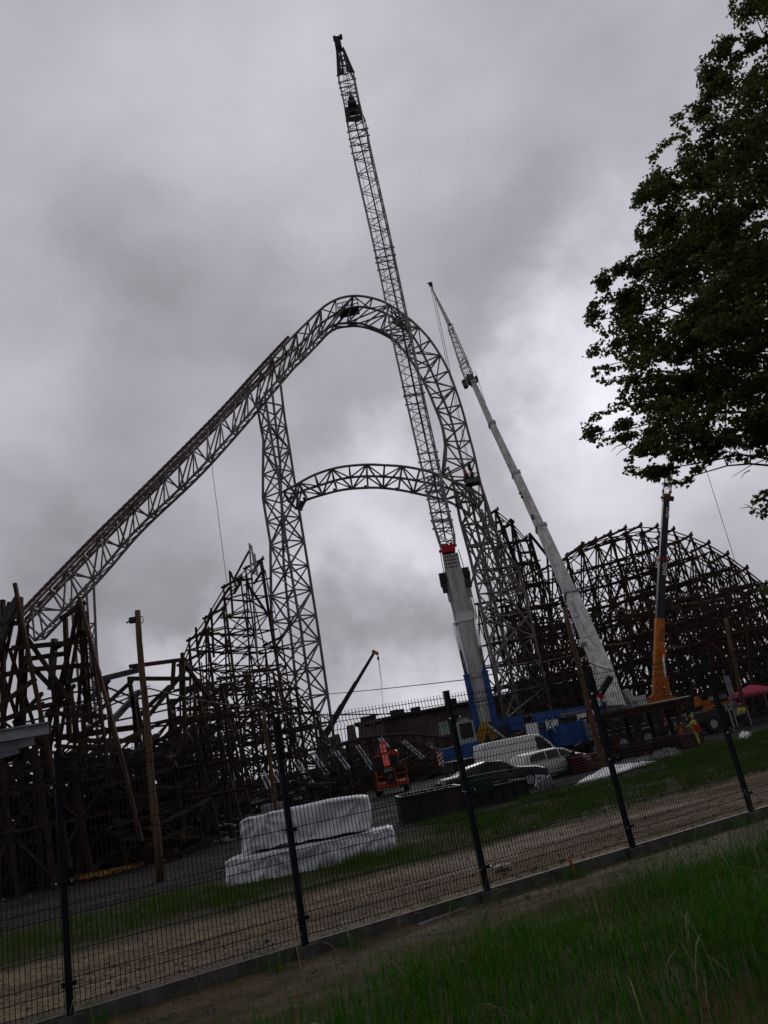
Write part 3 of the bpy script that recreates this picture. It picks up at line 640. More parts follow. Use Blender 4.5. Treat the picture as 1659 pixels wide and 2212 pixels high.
part(big, 'raking_timber', [(170, 1298, 36.4, 92, 1700, 38), (178, 1310, 36.6, 112, 1700, 38), (166, 1335, 36.8, 74, 1690, 38), (188, 1330, 36.5, 156, 1660, 38.5), (186, 1320, 36.7, 232, 1640, 38), (34, 1300, 36, -26, 1500, 37), (46, 1345, 36.2, 2, 1580, 37), (52, 1352, 36.3, 26, 1640, 37.4), (60, 1348, 36.4, 50, 1640, 37.6), (170, 1300, 36.9, 120, 1560, 38), (30, 1330, 36.9, -30, 1620, 38), (20, 1300, 36.5, -10, 1420, 36.5), (180, 1300, 37, 200, 1590, 38.5), (20, 1400, 37, 110, 1680, 38.5), (0, 1440, 37, 80, 1680, 38)], .12, TIMBERN)
part(big, 'post', [(44, 1290, 36.5, 50, 1640, 37), (6, 1296, 37, 8, 1700, 37), (172, 1310, 38, 190, 1560, 38), (141, 1335, 38, 150, 1600, 38), (110, 1420, 39, 135, 1700, 39), (288, 1500, 42, 302, 1720, 42), (394, 1410, 45, 402, 1640, 45), (376, 1424, 45, 372, 1490, 45), (280, 1470, 42, 300, 1600, 42)], .19, TIMBERN)
part(big, 'crossing_plank', [(25, 1400, 36, 190, 1385, 37), (0, 1350, 36, 45, 1345, 36), (50, 1366, 36.4, 163, 1530, 37), (50, 1420, 36.4, 130, 1505, 37), (48, 1448, 36.2, 195, 1436, 37.6), (50, 1425, 36.8, 152, 1410, 37.6), (130, 1338, 36.8, 185, 1300, 37), (115, 1402, 36.8, 190, 1362, 37.5), (0, 1460, 36, 55, 1447, 36.3), (0, 1525, 36, 78, 1465, 36.5), (0, 1558, 36.2, 96, 1520, 36.6), (60, 1532, 36.8, 150, 1515, 37.5),
      (142, 1475, 37, 218, 1452, 38), (280, 1440, 42, 402, 1424, 45), (276, 1466, 42, 408, 1466, 45), (286, 1470, 42, 220, 1530, 41), (398, 1450, 45, 310, 1560, 43), (410, 1450, 45, 480, 1545, 47), (105, 1540, 37, 230, 1548, 38.5), (230, 1548, 38, 170, 1590, 37.4), (180, 1640, 38, 330, 1570, 42), (150, 1600, 38, 300, 1600, 42), (170, 1610, 38, 330, 1630, 43)], .14, TIMBERN, .22)
part(big, 'steel_ledger', [(224, 1466, 42, 300, 1447, 43.5), (226, 1464, 42, 196, 1512, 41.6), (118, 1380, 37.2, 110, 1490, 37.2), (110, 1490, 37.2, 152, 1460, 37.6), (240, 1560, 41, 300, 1495, 43), (3, 1346, 35.5, 38, 1292, 35.8), (395, 1428, 45.4, 411, 1446, 46), (262, 1650, 41, 330, 1590, 42), (0, 1380, 36, 40, 1300, 36)], .24, mat('dark_grey_ledger_steel', (.07, .075, .085), (.045, .045, .05), rough=.5, scale=1.5), .3)
# stacked grey I beams by the left edge
ib = empty('steel_beam_stack', (P(20, 1620, 22).x, 22, H(P(20, 1620, 22).x, 22)), 'stacked pale grey steel I beams cut by the left edge', 'steel beams')
def ibeam(root, p, q, h, w, mt):
    m = MB(); t = .03; up = Vector((0, 0, 1)); m.beam(p, q, t, h); m.beam(p + up*h/2, q + up*h/2, w, t*1.3); m.beam(p - up*h/2, q - up*h/2, w, t*1.3); return m.build('beam', mt, root)
GREYB = mat('pale_grey_painted_beam', (.30, .32, .35), (.22, .23, .25), rough=.5, scale=2, c3=(.12, .11, .1), scale3=2.5, lo3=.6, hi3=.75)
ibeam(ib, P(-90, 1605, 21), P(106, 1572, 22), .30, .22, GREYB); ibeam(ib, P(-90, 1633, 21.3), P(74, 1598, 22.2), .26, .2, GREYB); ibeam(ib, P(-90, 1652, 21.5), P(40, 1616, 22.4), .26, .2, GREYB)
m = MB()
for u in (-60,):
    p = P(u, 1640, 22); m.beam(p + Vector((0, 0, .1)), (p.x, p.y, 0), .16)
m.build('support', TIMBERN, ib)
ho = MB(); p = P(-3, 1800, 20); ho.box((p.x - .9, p.y, 1.3), (1.6, .1, 2.2)); ho.beam((p.x - .15, p.y - .06, .2), (p.x - .15, p.y - .06, 2.4), .06)
tag(ho.build('site_hoarding', BLUE, origin=(p.x - .9, p.y, .2)), 'dark blue hoarding edge cut by the left frame', 'hoarding')
# clutter of offcuts under the left structure, and propped pale steel ledgers
def clutter(name, label, n, us, Ys, z, mt, L=(1.5, 4.5), w=(.12, .28), cat='timber pile', seed=5):
    r = random.Random(seed); m = MB(); c = None
    for i in range(n):
        u = r.uniform(*us); Y = r.uniform(*Ys); p = P(u, 1700, Y); g = H(p.x, Y); zz = g + r.random()**1.8*z
        a = r.uniform(0, math.pi); l = r.uniform(*L)/2; d = Vector((math.cos(a), math.sin(a), r.gauss(0, .16)))
        q = Vector((p.x, Y, zz)); ww = r.uniform(*w); m.beam(q - d*l, q + d*l, ww, ww*r.uniform(.5, 1.2))
        c = c or q
    o = m.build(name, mt, origin=(c.x, c.y, 0)); tag(o, label, cat); return o
clutter('timber_heap', 'dark jumbled heap of offcut timbers under the left trestle', 760, (-60, 400), (38, 56), 5.6, TIMBERN, seed=5, L=(1.2, 4.5), w=(.1, .26))
clutter('timber_heap', 'dark jumbled heap of timbers behind the slim orange-brown pole', 360, (400, 690), (52, 78), 3.2, TIMBERN, seed=6)
clutter('timber_heap', 'heap of brown timbers in front of the ruined brown building', 300, (690, 960), (84, 100), 3.4, TIMBER, seed=7, L=(2, 6), w=(.15, .35))
clutter('timber_heap', 'heap of dark timbers under the rounded trestle hill', 420, (1120, 1700), (80, 98), 2.6, TIMBER, seed=9, L=(2, 7), w=(.18, .4))
clutter('steel_scrap_heap', 'scattered pale steel offcuts among the timbers left of centre', 60, (330, 700), (44, 60), 1.6, GALV, L=(.4, 1.6), w=(.06, .16), cat='scrap heap', seed=10)
props = [(769, 1612, 803, 1664, 74), (722, 1625, 751, 1664, 70), (670, 1628, 704, 1675, 66), (636, 1646, 672, 1698, 60), (563, 1672, 578, 1706, 52), (868, 1602, 912, 1640, 80), (818, 1596, 836, 1618, 80), (590, 1668, 612, 1706, 53), (486, 1650, 500, 1690, 52), (346, 1612, 360, 1650, 46), (418, 1560, 432, 1590, 60), (958, 1640, 920, 1606, 76)]
labs = ['beside the red lift', 'left of the boom lift, below the right tower foot', 'below the steel tower foot', 'right of the dark fence post', 'in front of the timber heap', 'below the ruined building', 'above the red lift', 'by the dark fence post', 'low in the centre-left tangle', 'inside the left timbers', 'high in the centre-left tangle', 'below the green windows']
for (u0, v0, u1, v1, Y), lb in zip(props, labs):
    m = MB(); a = P(u0, v0, Y + 1.2); b = P(u1, v1, Y - 1.2); sd = Vector((.35, 0, .1))
    m.beam(a, b, .10, .13); m.beam(a + sd*.75, b + sd*.75, .10, .13); m.beam(a.lerp(b, .5), a.lerp(b, .5) + sd*.75, .05, .08)
    lo_ = a if a.z < b.z else b
    led = m.build('steel_ledger', GALV, origin=(b.x, b.y, 0)); m = MB(); m.beam(lo_ + sd*.3, Vector((lo_.x, lo_.y + .4, 0)), .16); m.beam(a.lerp(b, .3) + sd*.3, Vector((a.x, a.y + .6, 0)), .14); m.build('timber_support', TIMBER, led)
    tag(led, 'pale twin steel ledger leaning ' + lb, 'steel ledger', 'pale leaning steel ledgers')
# low curved maroon track
def low_track():
    root = empty('coaster_track', (P(860, 1590, 96).x, 96, 0), 'low curved dark red coaster track on short bents before the brown building', 'coaster track')
    cur = [(700, 1618, 92), (740, 1606, 93), (790, 1593, 94), (840, 1588, 95), (891, 1586, 96), (950, 1592, 97), (1010, 1600, 98)]
    T = resample(trace(cur), 40)
    for dz, dy in ((0, 0), (0, 1.5)):
        m = MB(); m.poly([p + Vector((0, dy, dz)) for p in T], .2, 6); m.build('rail', MAROON, root)
    m = MB()
    for p in T: m.beam(p - Vector((0, .4, .15)), p + Vector((0, 2, -.15)), .18, .2)
    m.build('track_ties', TIMBER, root)
    m = MB()
    for p in T[::3]:
        for dy in (-.5, 2): m.beam(p + Vector((0, dy, -.2)), (p.x, p.y + dy*1.5, 0), .22)
        m.beam(p + Vector((0, -.5, -.3)), (p.x, p.y + 3, .3), .14)
    for a, b in zip(T[::3], T[3::3]): m.beam(a - Vector((0, .5, 1.2)), b - Vector((0, .5, 1.2)), .15, .2); m.beam(a - Vector((0, .5, .3)), (b.x, b.y - .6, .4), .14)
    m.build('bent', TIMBER, root)
low_track()
# ---------------------------------------------------------------- ruined-looking brown building
def build_building():
    Y = 118
    def X(u, v=1600): return P(u, v, Y).x
    root = empty('building', (X(960), Y + 6, 0), 'long flat brown building with pale green windows behind the blue crane', 'building')
    def top(u, v): return P(u, v, Y).z
    x0, x1 = X(779), X(1340); h = 8.3; m = MB()
    wins = [(952, 976), (997, 1022)]
    xs = [x0]; holes = []
    for a, b in wins: xs += [X(a), X(b)]; holes.append((X(a), X(b)))
    xs += [x1]; z0, z1 = 4.6, 6.6; t = .4
    m.box(((x0 + x1)/2, Y, z0/2), (x1 - x0, t, z0)); m.box(((x0 + x1)/2, Y, (z1 + h)/2), (x1 - x0, t, h - z1))
    for i in range(0, len(xs), 2): m.box(((xs[i] + xs[i + 1])/2, Y, (z0 + z1)/2), (xs[i + 1] - xs[i], t, z1 - z0))
    m.box((x0 + t/2, Y + 6.2, h/2), (t, 12, h)); m.box((x1 - t/2, Y + 6.2, h/2), (t, 12, h)); m.box(((x0 + x1)/2, Y + 12.2, h/2), (x1 - x0, t, h))
    m.build('wall', BRICK, root)
    m = MB(); m.box(((x0 + x1)/2, Y + 5.9, h + .2), (x1 - x0 + 1, 13.4, .4)); r = random.Random(3)
    for i in range(14): x = r.uniform(x0, x1); m.box((x, Y + r.uniform(0, 3), h + .6 + r.random()*.3), (r.uniform(.4, 2.2), 1, r.uniform(.4, 1.)))
    m.build('roof', mat('dark_roof_felt', (.05, .042, .04), (.03, .028, .028), rough=.9, scale=1), root)
    for a, b in holes:
        m = MB(); m.box(((a + b)/2, Y + .05, (z0 + z1)/2), (b - a, .06, z1 - z0)); w = m.build('window', GLASSG, root)
        m = MB()
        for f in (0, .5, 1): m.box((a + (b - a)*f, Y - .12, (z0 + z1)/2), (.08, .1, z1 - z0))
        for z in (z0, z1 - .5, z1): m.box(((a + b)/2, Y - .13, z), (b - a, .1, .1))
        m.build('frame', WHITE, w)
    # broken lower wall with stub pillars running left
    root2 = empty('ruined_wall', (X(740), Y - 3, 0), 'low broken wall with short stub pillars left of the brown building', 'wall')
    m = MB(); m.box(((X(690) + X(830))/2, Y - 3, 2.7), (X(830) - X(690), .6, 5.4)); m.build('wall_base', BRICK, root2)
    for (u, hh) in ((704, 2.2), (718, 1.9), (732, 2.1), (766, 3.0), (790, 2.2), (806, 2.6), (827, 2.7)):
        m = MB(); x = X(u); m.prism([(x - .75, 5.4), (x + .75, 5.4), (x + .5, 5.4 + hh), (x - .5, 5.4 + hh)], Y - 3.5, Y - 2.6); m.build('pillar', BRICK, root2)
    m = MB(); m.box(((X(786) + X(836))/2, Y - 3, 8.1), (X(836) - X(786), 1, .8)); m.build('lintel', BRICK, root2)
build_building()
# ---------------------------------------------------------------- packs under white tarpaulin
def tarp_pack(name, label, pL, pR, Yd, hgt, depth, seed, sagamt=.0, ties=()):
    # pL, pR: front bottom corners on the ground; the pack runs between them
    a = Vector(pL); b = Vector(pR); ex = (b - a); Lg = ex.length; ex.normalize(); ey = Vector((-ex.y, ex.x, 0)); up = Vector((0, 0, 1))
    nx = 90
    prof = []   # (across, height) front bottom -> over -> back bottom
    for i in range(14): prof.append((0, i/13))
    for i in range(1, 12): prof.append((i/11, 1.0))
    for i in range(1, 14): prof.append((1, 1 - i/13))
    vs = []; k = len(prof); r = random.Random(seed)
    for i in range(nx + 1):
        f = i/nx; inset = 0
        for j, (c, h) in enumerate(prof):
            x = f*Lg; y = c*depth; z = h*hgt
            # rounded corners
            cx = min(1, min(f, 1 - f)*Lg/.10); y = (y - depth/2)*(1 - .09*(1 - cx)) + depth/2; z *= (1 - .05*(1 - cx))
            if h > .93: z -= .0*(1 - abs(2*c - 1))
            if abs(h - 1) < .01 and (c < .05 or c > .95): z -= .03
            dgl = 1 if seed % 2 else -1
            n1 = noise.noise(Vector((x*.55 + h*.9*dgl, h*.9, seed))); n2 = noise.noise(Vector((x*2.2 + h*2.0*dgl, h*2.5 + c*2, seed + 9)))
            n3 = 1 - abs(noise.noise(Vector((x*.8 - h*2.2*dgl, h*1.2 + c*1.3, seed + 4))))*4; n4 = 1 - abs(noise.noise(Vector((x*1.5 + h*2.6*dgl, h*.7 + c, seed + 14))))*5
            fold = .12*n1 + .008*n2 + .05*max(0, n3) + .02*max(0, n4)
            for (fx, fh, fr, am, ph) in ties:
                dx = x - fx*Lg; dh = h*hgt - fh*hgt; rr = math.hypot(dx, dh); an = math.atan2(dh, dx)
                fold += am*math.exp(-rr/1.3)*min(1, rr*5)*(1 - 1.6*abs(math.sin(an*fr + ph)))
            side = -1 if j < 14 else (1 if j > 24 else 0)
            if side: y += side*fold*(1.1 - .5*h); y += side*.06*(1 - h)
            else: z += .18*fold
            if j < 2 or j > k - 3: z += .05*abs(noise.noise(Vector((x*1.3, 0, seed))))*2
            bulge = sagamt*math.sin(f*math.pi)
            z += bulge*.2 if h > .9 else 0
            vs.append(a + ex*x + ey*y + up*(z + .02))
    fs = [(i*k + j, (i + 1)*k + j, (i + 1)*k + j + 1, i*k + j + 1) for i in range(nx) for j in range(k - 1)]
    m = MB(); m.add(vs, fs)
    # end sheets
    for i0, rev in ((0, 0), (nx, 1)):
        ring = [vs[i0*k + j] for j in range(k)]; cen = sum(ring, Vector())/k + (ex*(-.05) if i0 == 0 else ex*.05)
        m.add(ring + [cen], [((j, j + 1, k) if rev else (j + 1, j, k)) for j in range(k - 1)])
    root = empty(name, a, label, 'covered pack', 'packs under white tarpaulin')
    o = m.build('tarpaulin', TARP, root, smooth=True)
    w = MB()
    for q in range(5):
        for zz in (.15, .45, .75):
            if zz < hgt - .2: w.box((0, 0, 0), (.01, .01, .01))
    w = MB(); c = a + ex*Lg/2 + ey*depth/2
    for f in (.15, .5, .85): w.beam(a + ex*Lg*f + ey*.05 - up*.02, a + ex*Lg*f + ey*(depth - .05) - up*.02, .1, .1)
    w.beam(a + ex*.1 + ey*depth*.5 + up*hgt*.5, a + ex*(Lg - .1) + ey*depth*.5 + up*hgt*.5, depth*.8, hgt*.8)
    w.build('timber_pack', PALE_T, root)
    return root, ex, ey
def gp(u, v, z): 
    d = ray(u, v); t = (z - EYE)/d[2]; p = d*t; return Vector((p[0], p[1], z))
q0 = gp(492, 1926, .18); q1 = gp(858, 1853, .18)
tarp_pack('covered_pack', 'lower and longer white wrapped pack standing on the grass', q0, q1, 0, .70, 1.25, 3, ties=((.28, .95, 4.5, .11, .3), (.93, .9, 5, .10, 1.), (.05, .8, 4, .07, 2.), (.6, 1.0, 3.5, .08, .8)))
dq = (q1 - q0).normalized(); nq = Vector((-dq.y, dq.x, 0))
tarp_pack('covered_pack', 'upper white wrapped pack resting on the longer one', q0 + dq*.42 + nq*.28 + Vector((0, 0, .76)), q1 - dq*.52 + nq*.28 + Vector((0, 0, .76)), 0, .80, 1.1, 4, .3, ties=((.97, 1.0, 5, .13, .2), (.16, .9, 5, .11, 1.3), (.5, .0, 3, .07, 0.), (.02, .2, 4, .08, .5)))
m = MB(); a = q0 + dq*.5 + nq*.9 + Vector((0, 0, 1.62)); 
m.beam(a, a + dq*2.0, .12, .03); m.beam(a + dq*3.6 + nq*.1, a + dq*4.2 + nq*.1, .1, .03)
tag(m.build('loose_batten', PALE_T, origin=a), 'orange-brown battens lying on top of the upper white pack', 'batten')
# ---------------------------------------------------------------- vehicles
def place(root, p, ang):
    return Matrix.Translation(p) @ Matrix.Rotation(ang, 4, 'Z')
def car(name, label, cat, p0, p1, st, W, mt, wheels, wr, wins, lamps=(), trim=None, mirror=True, handles=(), bumper=None):
    """p0 rear, p1 front ground points (centre line); st: (x, z_low, z_belt, z_roof, roof_inset)"""
    a = Vector(p0); b = Vector(p1); L = (b - a).length; ang = math.atan2(b.y - a.y, b.x - a.x)
    root = bpy.data.objects.new(name, None); COL.objects.link(root); root.location = a; root.rotation_euler = (0, 0, ang); tag(root, label, cat)
    def bl(m, nm, mt_, par=root, smooth=False):
        me = bpy.data.meshes.new(nm); me.from_pydata(m.v, [], m.f); me.materials.append(mt_)
        if smooth: me.polygons.foreach_set('use_smooth', [True]*len(me.polygons))
        o = bpy.data.objects.new(nm, me); COL.objects.link(o); o.parent = par; return o
    # body loft
    m = MB(); vs = []; S = []
    for (x0, zl, zb, zr, ins) in st: S.append((x0, zl, zb, zr, ins))
    T = []
    for i in range(len(S) - 1):
        n = 4
        for k in range(n):
            f = k/n; f2 = f*f*(3 - 2*f)*.4 + f*.6
            T.append(tuple(S[i][j] + (S[i + 1][j] - S[i][j])*(f if j == 0 else f2) for j in range(5)))
    T.append(S[-1])
    for (x, zl, zb, zr, ins) in T:
        e = min(x, L - x); w = W/2 - .16*max(0, 1 - e/.45)**2
        zm = (zl + zb)/2
        ring = [(-w*.90, zl), (-w, zl + .12), (-w*1.005, zm), (-w*.985, zb), (-(w - ins), zr - .04*(zr > zb + .1)), (-(w - ins) + .12, zr), (w - ins - .12, zr), (w - ins, zr - .04*(zr > zb + .1)), (w*.985, zb), (w*1.005, zm), (w, zl + .12), (w*.90, zl)]
        vs += [(x, y, z) for y, z in ring]
    k = 12
    fs = [(i*k + j, i*k + (j + 1) % k, (i + 1)*k + (j + 1) % k, (i + 1)*k + j) for i in range(len(T) - 1) for j in range(k)]
    fs += [tuple(range(k))[::-1], tuple(range((len(T) - 1)*k, len(T)*k))]
    m.add([Vector(v) for v in vs], fs); body = bl(m, 'body', mt, smooth=True)
    md = body.modifiers.new('edge', 'EDGE_SPLIT'); md.split_angle = math.radians(32)
    def sec(x):
        for i in range(len(T) - 1):
            if T[i][0] <= x <= T[i + 1][0]:
                f = (x - T[i][0])/max(1e-6, T[i + 1][0] - T[i][0]); return [T[i][j] + (T[i + 1][j] - T[i][j])*f for j in range(5)]
        return T[-1]
    for (xa, xb, lo, hi, xa2, xb2) in wins:      # side glass, both sides: bottom xa..xb, top xa2..xb2
        for sgn in (-1, 1):
            g = MB(); n = 10; vv = []
            for i in range(n + 1):
                f = i/n
                for (x, h) in ((xa + (xb - xa)*f, lo), (xa2 + (xb2 - xa2)*f, hi)):
                    _, zl, zb, zr, ins = sec(x); e = min(x, L - x); w = W/2 - .16*max(0, 1 - e/.45)**2
                    z = zb + (zr - .05 - zb)*h; y = w*.985 + ((w - ins) - w*.985)*h + .012; vv.append(Vector((x, sgn*y, z)))
            g.add(vv, [(2*i, 2*i + 2, 2*i + 3, 2*i + 1) for i in range(n)]); bl(g, 'side_window', GLASS)
    for x, W2 in wheels:
        for sgn in (-1, 1):
            y = sgn*(W/2 - .10)
            t = MB(); t.tube((x, y - .11, wr), (x, y + .11, wr), wr, 20); wo = bl(t, 'wheel', RUBBER)
            t = MB(); t.tube((x, y + sgn*.095, wr), (x, y + sgn*.118, wr), wr*.64, 16); rim = bl(t, 'rim', GALV, wo)
            t = MB(); t.tube((x, y + sgn*.03, wr + .02), (x, y + sgn*.108, wr + .02), wr*1.17, 20); bl(t, 'wheel_arch', BLACK)
            t = MB()
            for q in range(5):
                an = q*2*math.pi/5; t.beam((x, y + sgn*.125, wr), (x + wr*.55*math.cos(an), y + sgn*.125, wr + wr*.55*math.sin(an)), .05, .03)
            bl(t, 'hub', CARSIL, wo)
    for (x, y, z, dx, dy, dz, mm, nm) in lamps:
        for sgn in (-1, 1):
            t = MB(); t.box((x, sgn*y, z), (dx, dy, dz)); bl(t, nm, mm)
    if trim:
        for sgn in (-1, 1):
            t = MB(); pr = None
            for x in np.linspace(trim[0], trim[1], 14):
                _, zl, zb, zr, ins = sec(x); e = min(x, L - x); q = Vector((x, sgn*((W/2 - .16*max(0, 1 - e/.45)**2)*.985 + .014), zb - .005))
                if pr is not None: t.beam(pr, q, .025, .05)
                pr = q
            bl(t, 'chrome_strip', trim[2])
    for x in handles:
        for sgn in (-1, 1):
            t = MB(); t.box((x, sgn*(W/2 + .012), sec(x)[2] - .12), (.2, .03, .035)); bl(t, 'door_handle', mt)
    if mirror:
        for sgn in (-1, 1):
            t = MB(); t.box((mirror, sgn*(W/2 + .1), sec(mirror)[2] + .08), (.12, .2, .16)); bl(t, 'wing_mirror', BLACK if mt is not VANW else BLACK)
    return root, bl, sec
# dark saloon: rear on the left, front on the right
ze = .18
a = P(949, 1700, 38.6); a.z = ze - .02; b = P(1180, 1655, 39.8); b.z = ze - .02
Ls = 5.2; d = (b - a).normalized(); b = a + d*Ls
car('dark_saloon_car', 'dark saloon car with a red tail lamp behind the dark skips', 'car', a, b,
    [(0, .35, .78, .90, .1), (.18, .22, .95, 1.04, .12), (.75, .2, .99, 1.08, .14), (1.5, .2, 1.0, 1.38, .2), (2.3, .2, .99, 1.5, .2), (3.0, .2, .97, 1.44, .2), (3.75, .2, .95, 1.02, .16), (4.6, .2, .84, .9, .14), (5.05, .24, .7, .76, .12), (5.2, .35, .55, .6, .1)],
    1.86, CARBLK, [(1.0, 0), (4.15, 0)], .34, [(1.35, 2.55, .06, .9, 1.72, 2.55), (2.62, 3.5, .06, .9, 2.62, 3.12)], [(.1, .68, .72, .16, .3, .16, TAILR, 'tail_lamp'), (5.1, .66, .6, .14, .34, .14, GLASS, 'headlight')], trim=(1.1, 3.72, CHROME), mirror=3.35, handles=(2.3, 3.3))
a = P(1070, 1680, 43); a.z = .04; b = P(1262, 1650, 46); b.z = .04; d = (b - a).normalized(); a = b - d*4.75
car('silver_estate_car', 'silver estate car parked between the white van and the dark saloon', 'car', a, b,
    [(0, .35, .85, .95, .1), (.15, .22, .98, 1.22, .2), (.55, .2, .99, 1.45, .18), (1.4, .2, .99, 1.52, .19), (2.4, .2, .98, 1.53, .19), (3.1, .2, .97, 1.4, .19), (3.75, .2, .96, 1.06, .16), (4.3, .2, .84, .92, .14), (4.65, .25, .7, .76, .12), (4.75, .35, .5, .55, .1)],
    1.82, CARSIL, [(.85, 0), (3.85, 0)], .34, [(.45, 1.6, .08, .9, .7, 1.6), (1.68, 2.5, .06, .9, 1.68, 2.5), (2.57, 3.5, .06, .88, 2.57, 3.0)], [(.06, .7, .85, .1, .24, .28, TAILR, 'tail_lamp'), (4.62, .62, .66, .16, .34, .14, GLASS, 'headlight')], trim=(.5, 3.5, CHROME), mirror=3.35, handles=(2.2, 3.2))
a = P(1040, 1660, 49.5); a.z = .0; b = P(1222, 1625, 51.5); b.z = .0; d = (b - a).normalized(); b = a + d*5.6
car('white_van', 'white panel van parked behind the silver estate car', 'van', a, b,
    [(0, .35, 1.35, 2.28, .14), (.08, .3, 1.35, 2.42, .14), (1.0, .3, 1.35, 2.47, .14), (3.3, .3, 1.35, 2.47, .14), (3.9, .3, 1.33, 2.40, .16), (4.45, .3, 1.3, 1.95, .2), (4.9, .3, 1.22, 1.34, .16), (5.4, .32, 1.0, 1.08, .14), (5.6, .4, .7, .78, .12)],
    2.02, VANW, [(1.0, 0), (4.75, 0)], .35, [(3.5, 4.75, .0, .9, 3.55, 4.15)], [(.03, .9, 1.1, .06, .12, .5, TAILR, 'tail_lamp'), (5.45, .75, .85, .18, .3, .22, GLASS, 'headlight')], mirror=4.5)
# ---------------------------------------------------------------- skips and junk behind the fence
def skip(name, label, u0, u1, vt, vb, Y0, Y1, dep, mt, ribs=6):
    a = P(u0, vb, Y0); b = P(u1, vb, Y1); ga = H(a.x, a.y); za = P(u0, vt, Y0).z
    ex = Vector((b.x - a.x, b.y - a.y, 0)); L = ex.length; ex.normalize(); ey = Vector((-ex.y, ex.x, 0)); o = Vector((a.x, a.y, ga)); h = za - ga; up = Vector((0, 0, 1))
    root = empty(name, o, label, 'skip', 'dark open skips'); m = MB()
    def wall(p, q, t=.06): m.beam(p + up*h/2, q + up*h/2, t, h)
    c0, c1, c2, c3 = o, o + ex*L, o + ex*L + ey*dep, o + ey*dep
    wall(c0, c1); wall(c3, c2); wall(c0 + ey*.03, c3 - ey*.03); wall(c1 + ey*.03, c2 - ey*.03); m.beam(o + ex*.03 + ey*dep/2 + up*.1, o + ex*(L - .03) + ey*dep/2 + up*.1, dep - .1, .05)
    m.build('body', mt, root); m = MB()
    for i in range(ribs + 1):
        p = o + ex*L*i/ribs - ey*.05; m.beam(p, p + up*(h - .04), .08, .07)
    m.build('rib', mt, root); m = MB()
    for p, q in ((c0 - ey*.05, c1 - ey*.05), (c3, c2), (c0, c3), (c1, c2)): m.beam(p + up*h, q + up*h, .12, .09)
    m.build('rim', BLACK, root); return root, o, ex, ey, h, L
skip('open_skip', 'dark open skip with pale bars across it, left of the dark saloon', 876, 1012, 1722, 1790, 31.5, 31.8, 2.0, SKIPM)
skip('open_skip', 'taller brown-black skip right below the dark saloon windows', 1016, 1152, 1710, 1760, 32.0, 33.0, 2.0, SKIPM, 5)
m = MB(); a = P(1000, 1706, 31.6); b = P(1062, 1692, 31.9); m.beam(a, b, .03, .5); tag(m.build('metal_sheet', SKIPG, origin=(a.x, a.y, 1.0)), 'dark green panel leaning on the skips', 'panel')
m = MB()
for (u0, v0, u1, v1) in ((948, 1686, 980, 1706), (932, 1700, 952, 1716), (900, 1716, 940, 1712), (905, 1726, 945, 1722)): m.beam(P(u0, v0, 32), P(u1, v1, 32), .05)
tag(m.build('steel_bars', GALV, origin=P(932, 1716, 32)), 'thin pale bars lying across the left skip', 'bars')
m = MB(); r = random.Random(4)
for i in range(26):
    u = 1155 + r.random()*34; p = P(u, 1672 + r.random()*14, 33 + r.random()*.8); q = P(u + r.uniform(-10, 12), 1700 + r.random()*14, 33 + r.random()*.8); m.beam(p, q, .05, .09) if r.random() < .6 else m.poly([p, p.lerp(q, .5) + Vector((.12, -.1, 0)), q], .05, 6)
tag(m.build('pipe_bundle', GALV, origin=P(1170, 1712, 33.4)), 'tangled bundle of grey pipes at the right end of the skips', 'pipes')
m = MB(); a = gp(1210, 1672, .15); m.box((a.x + .6, a.y, .55), (1.5, .8, .8)); m.box((a.x + .6, a.y, .98), (1.6, .9, .06)); tag(m.build('green_container', SKIPG, origin=(a.x, a.y, .1)), 'dark green box in front of the estate car wheel', 'container')
def sheet(name, label, pts, z, mt, seed, amp=.12, n=16, cat='plastic sheet'):
    G4 = [gp(u, v, z) for u, v in pts]; vs = []
    for i in range(n + 1):
        for j in range(n + 1):
            f, g = i/n, j/n; p = G4[0]*(1 - f)*(1 - g) + G4[1]*f*(1 - g) + G4[2]*f*g + G4[3]*(1 - f)*g
            h = H(p.x, p.y); e = min(f, 1 - f, g, 1 - g)
            vs.append(Vector((p.x + .15*noise.noise(Vector((i*.7, j*.7, seed))), p.y + .15*noise.noise(Vector((i*.7, j*.7, seed + 5))), h + .05 + (amp*(1 + 1.6*noise.noise(Vector((i*.35, j*.35, seed)))))*min(1, e*6))))
    m = MB(); m.add(vs, [(i*(n + 1) + j, (i + 1)*(n + 1) + j, (i + 1)*(n + 1) + j + 1, i*(n + 1) + j + 1) for i in range(n) for j in range(n)])
    o = m.build(name, mt, smooth=True, origin=(vs[0].x, vs[0].y, 0)); sm = o.modifiers.new('thick', 'SOLIDIFY'); sm.thickness = .012; return tag(o, label, cat)
sheet('plastic_sheet', 'white plastic sheet spread on the grass edge right of the estate car', [(1242, 1702), (1300, 1690), (1420, 1648), (1330, 1656)], .12, TARP, 3, .12)
sheet('plastic_sheet', 'rumpled white sheet heap on the grass near the right edge', [(1594, 1601), (1622, 1598), (1630, 1586), (1600, 1590)], .1, TARP, 8, .16)
sheet('plastic_sheet', 'small crumpled white scrap behind the plinth, right of the third fence post', [(1068, 1882), (1092, 1874), (1100, 1868), (1076, 1871)], .6, TARP, 5, .02, 8)
sheet('black_sheet', 'black plastic sheet with a pale edge behind the bank grass', [(1400, 1652), (1480, 1640), (1470, 1622), (1410, 1630)], .1, mat('black_sheet_plastic', (.012, .012, .014), (.02, .02, .022), rough=.7, spec=.1), 12, .2, cat='plastic sheet')
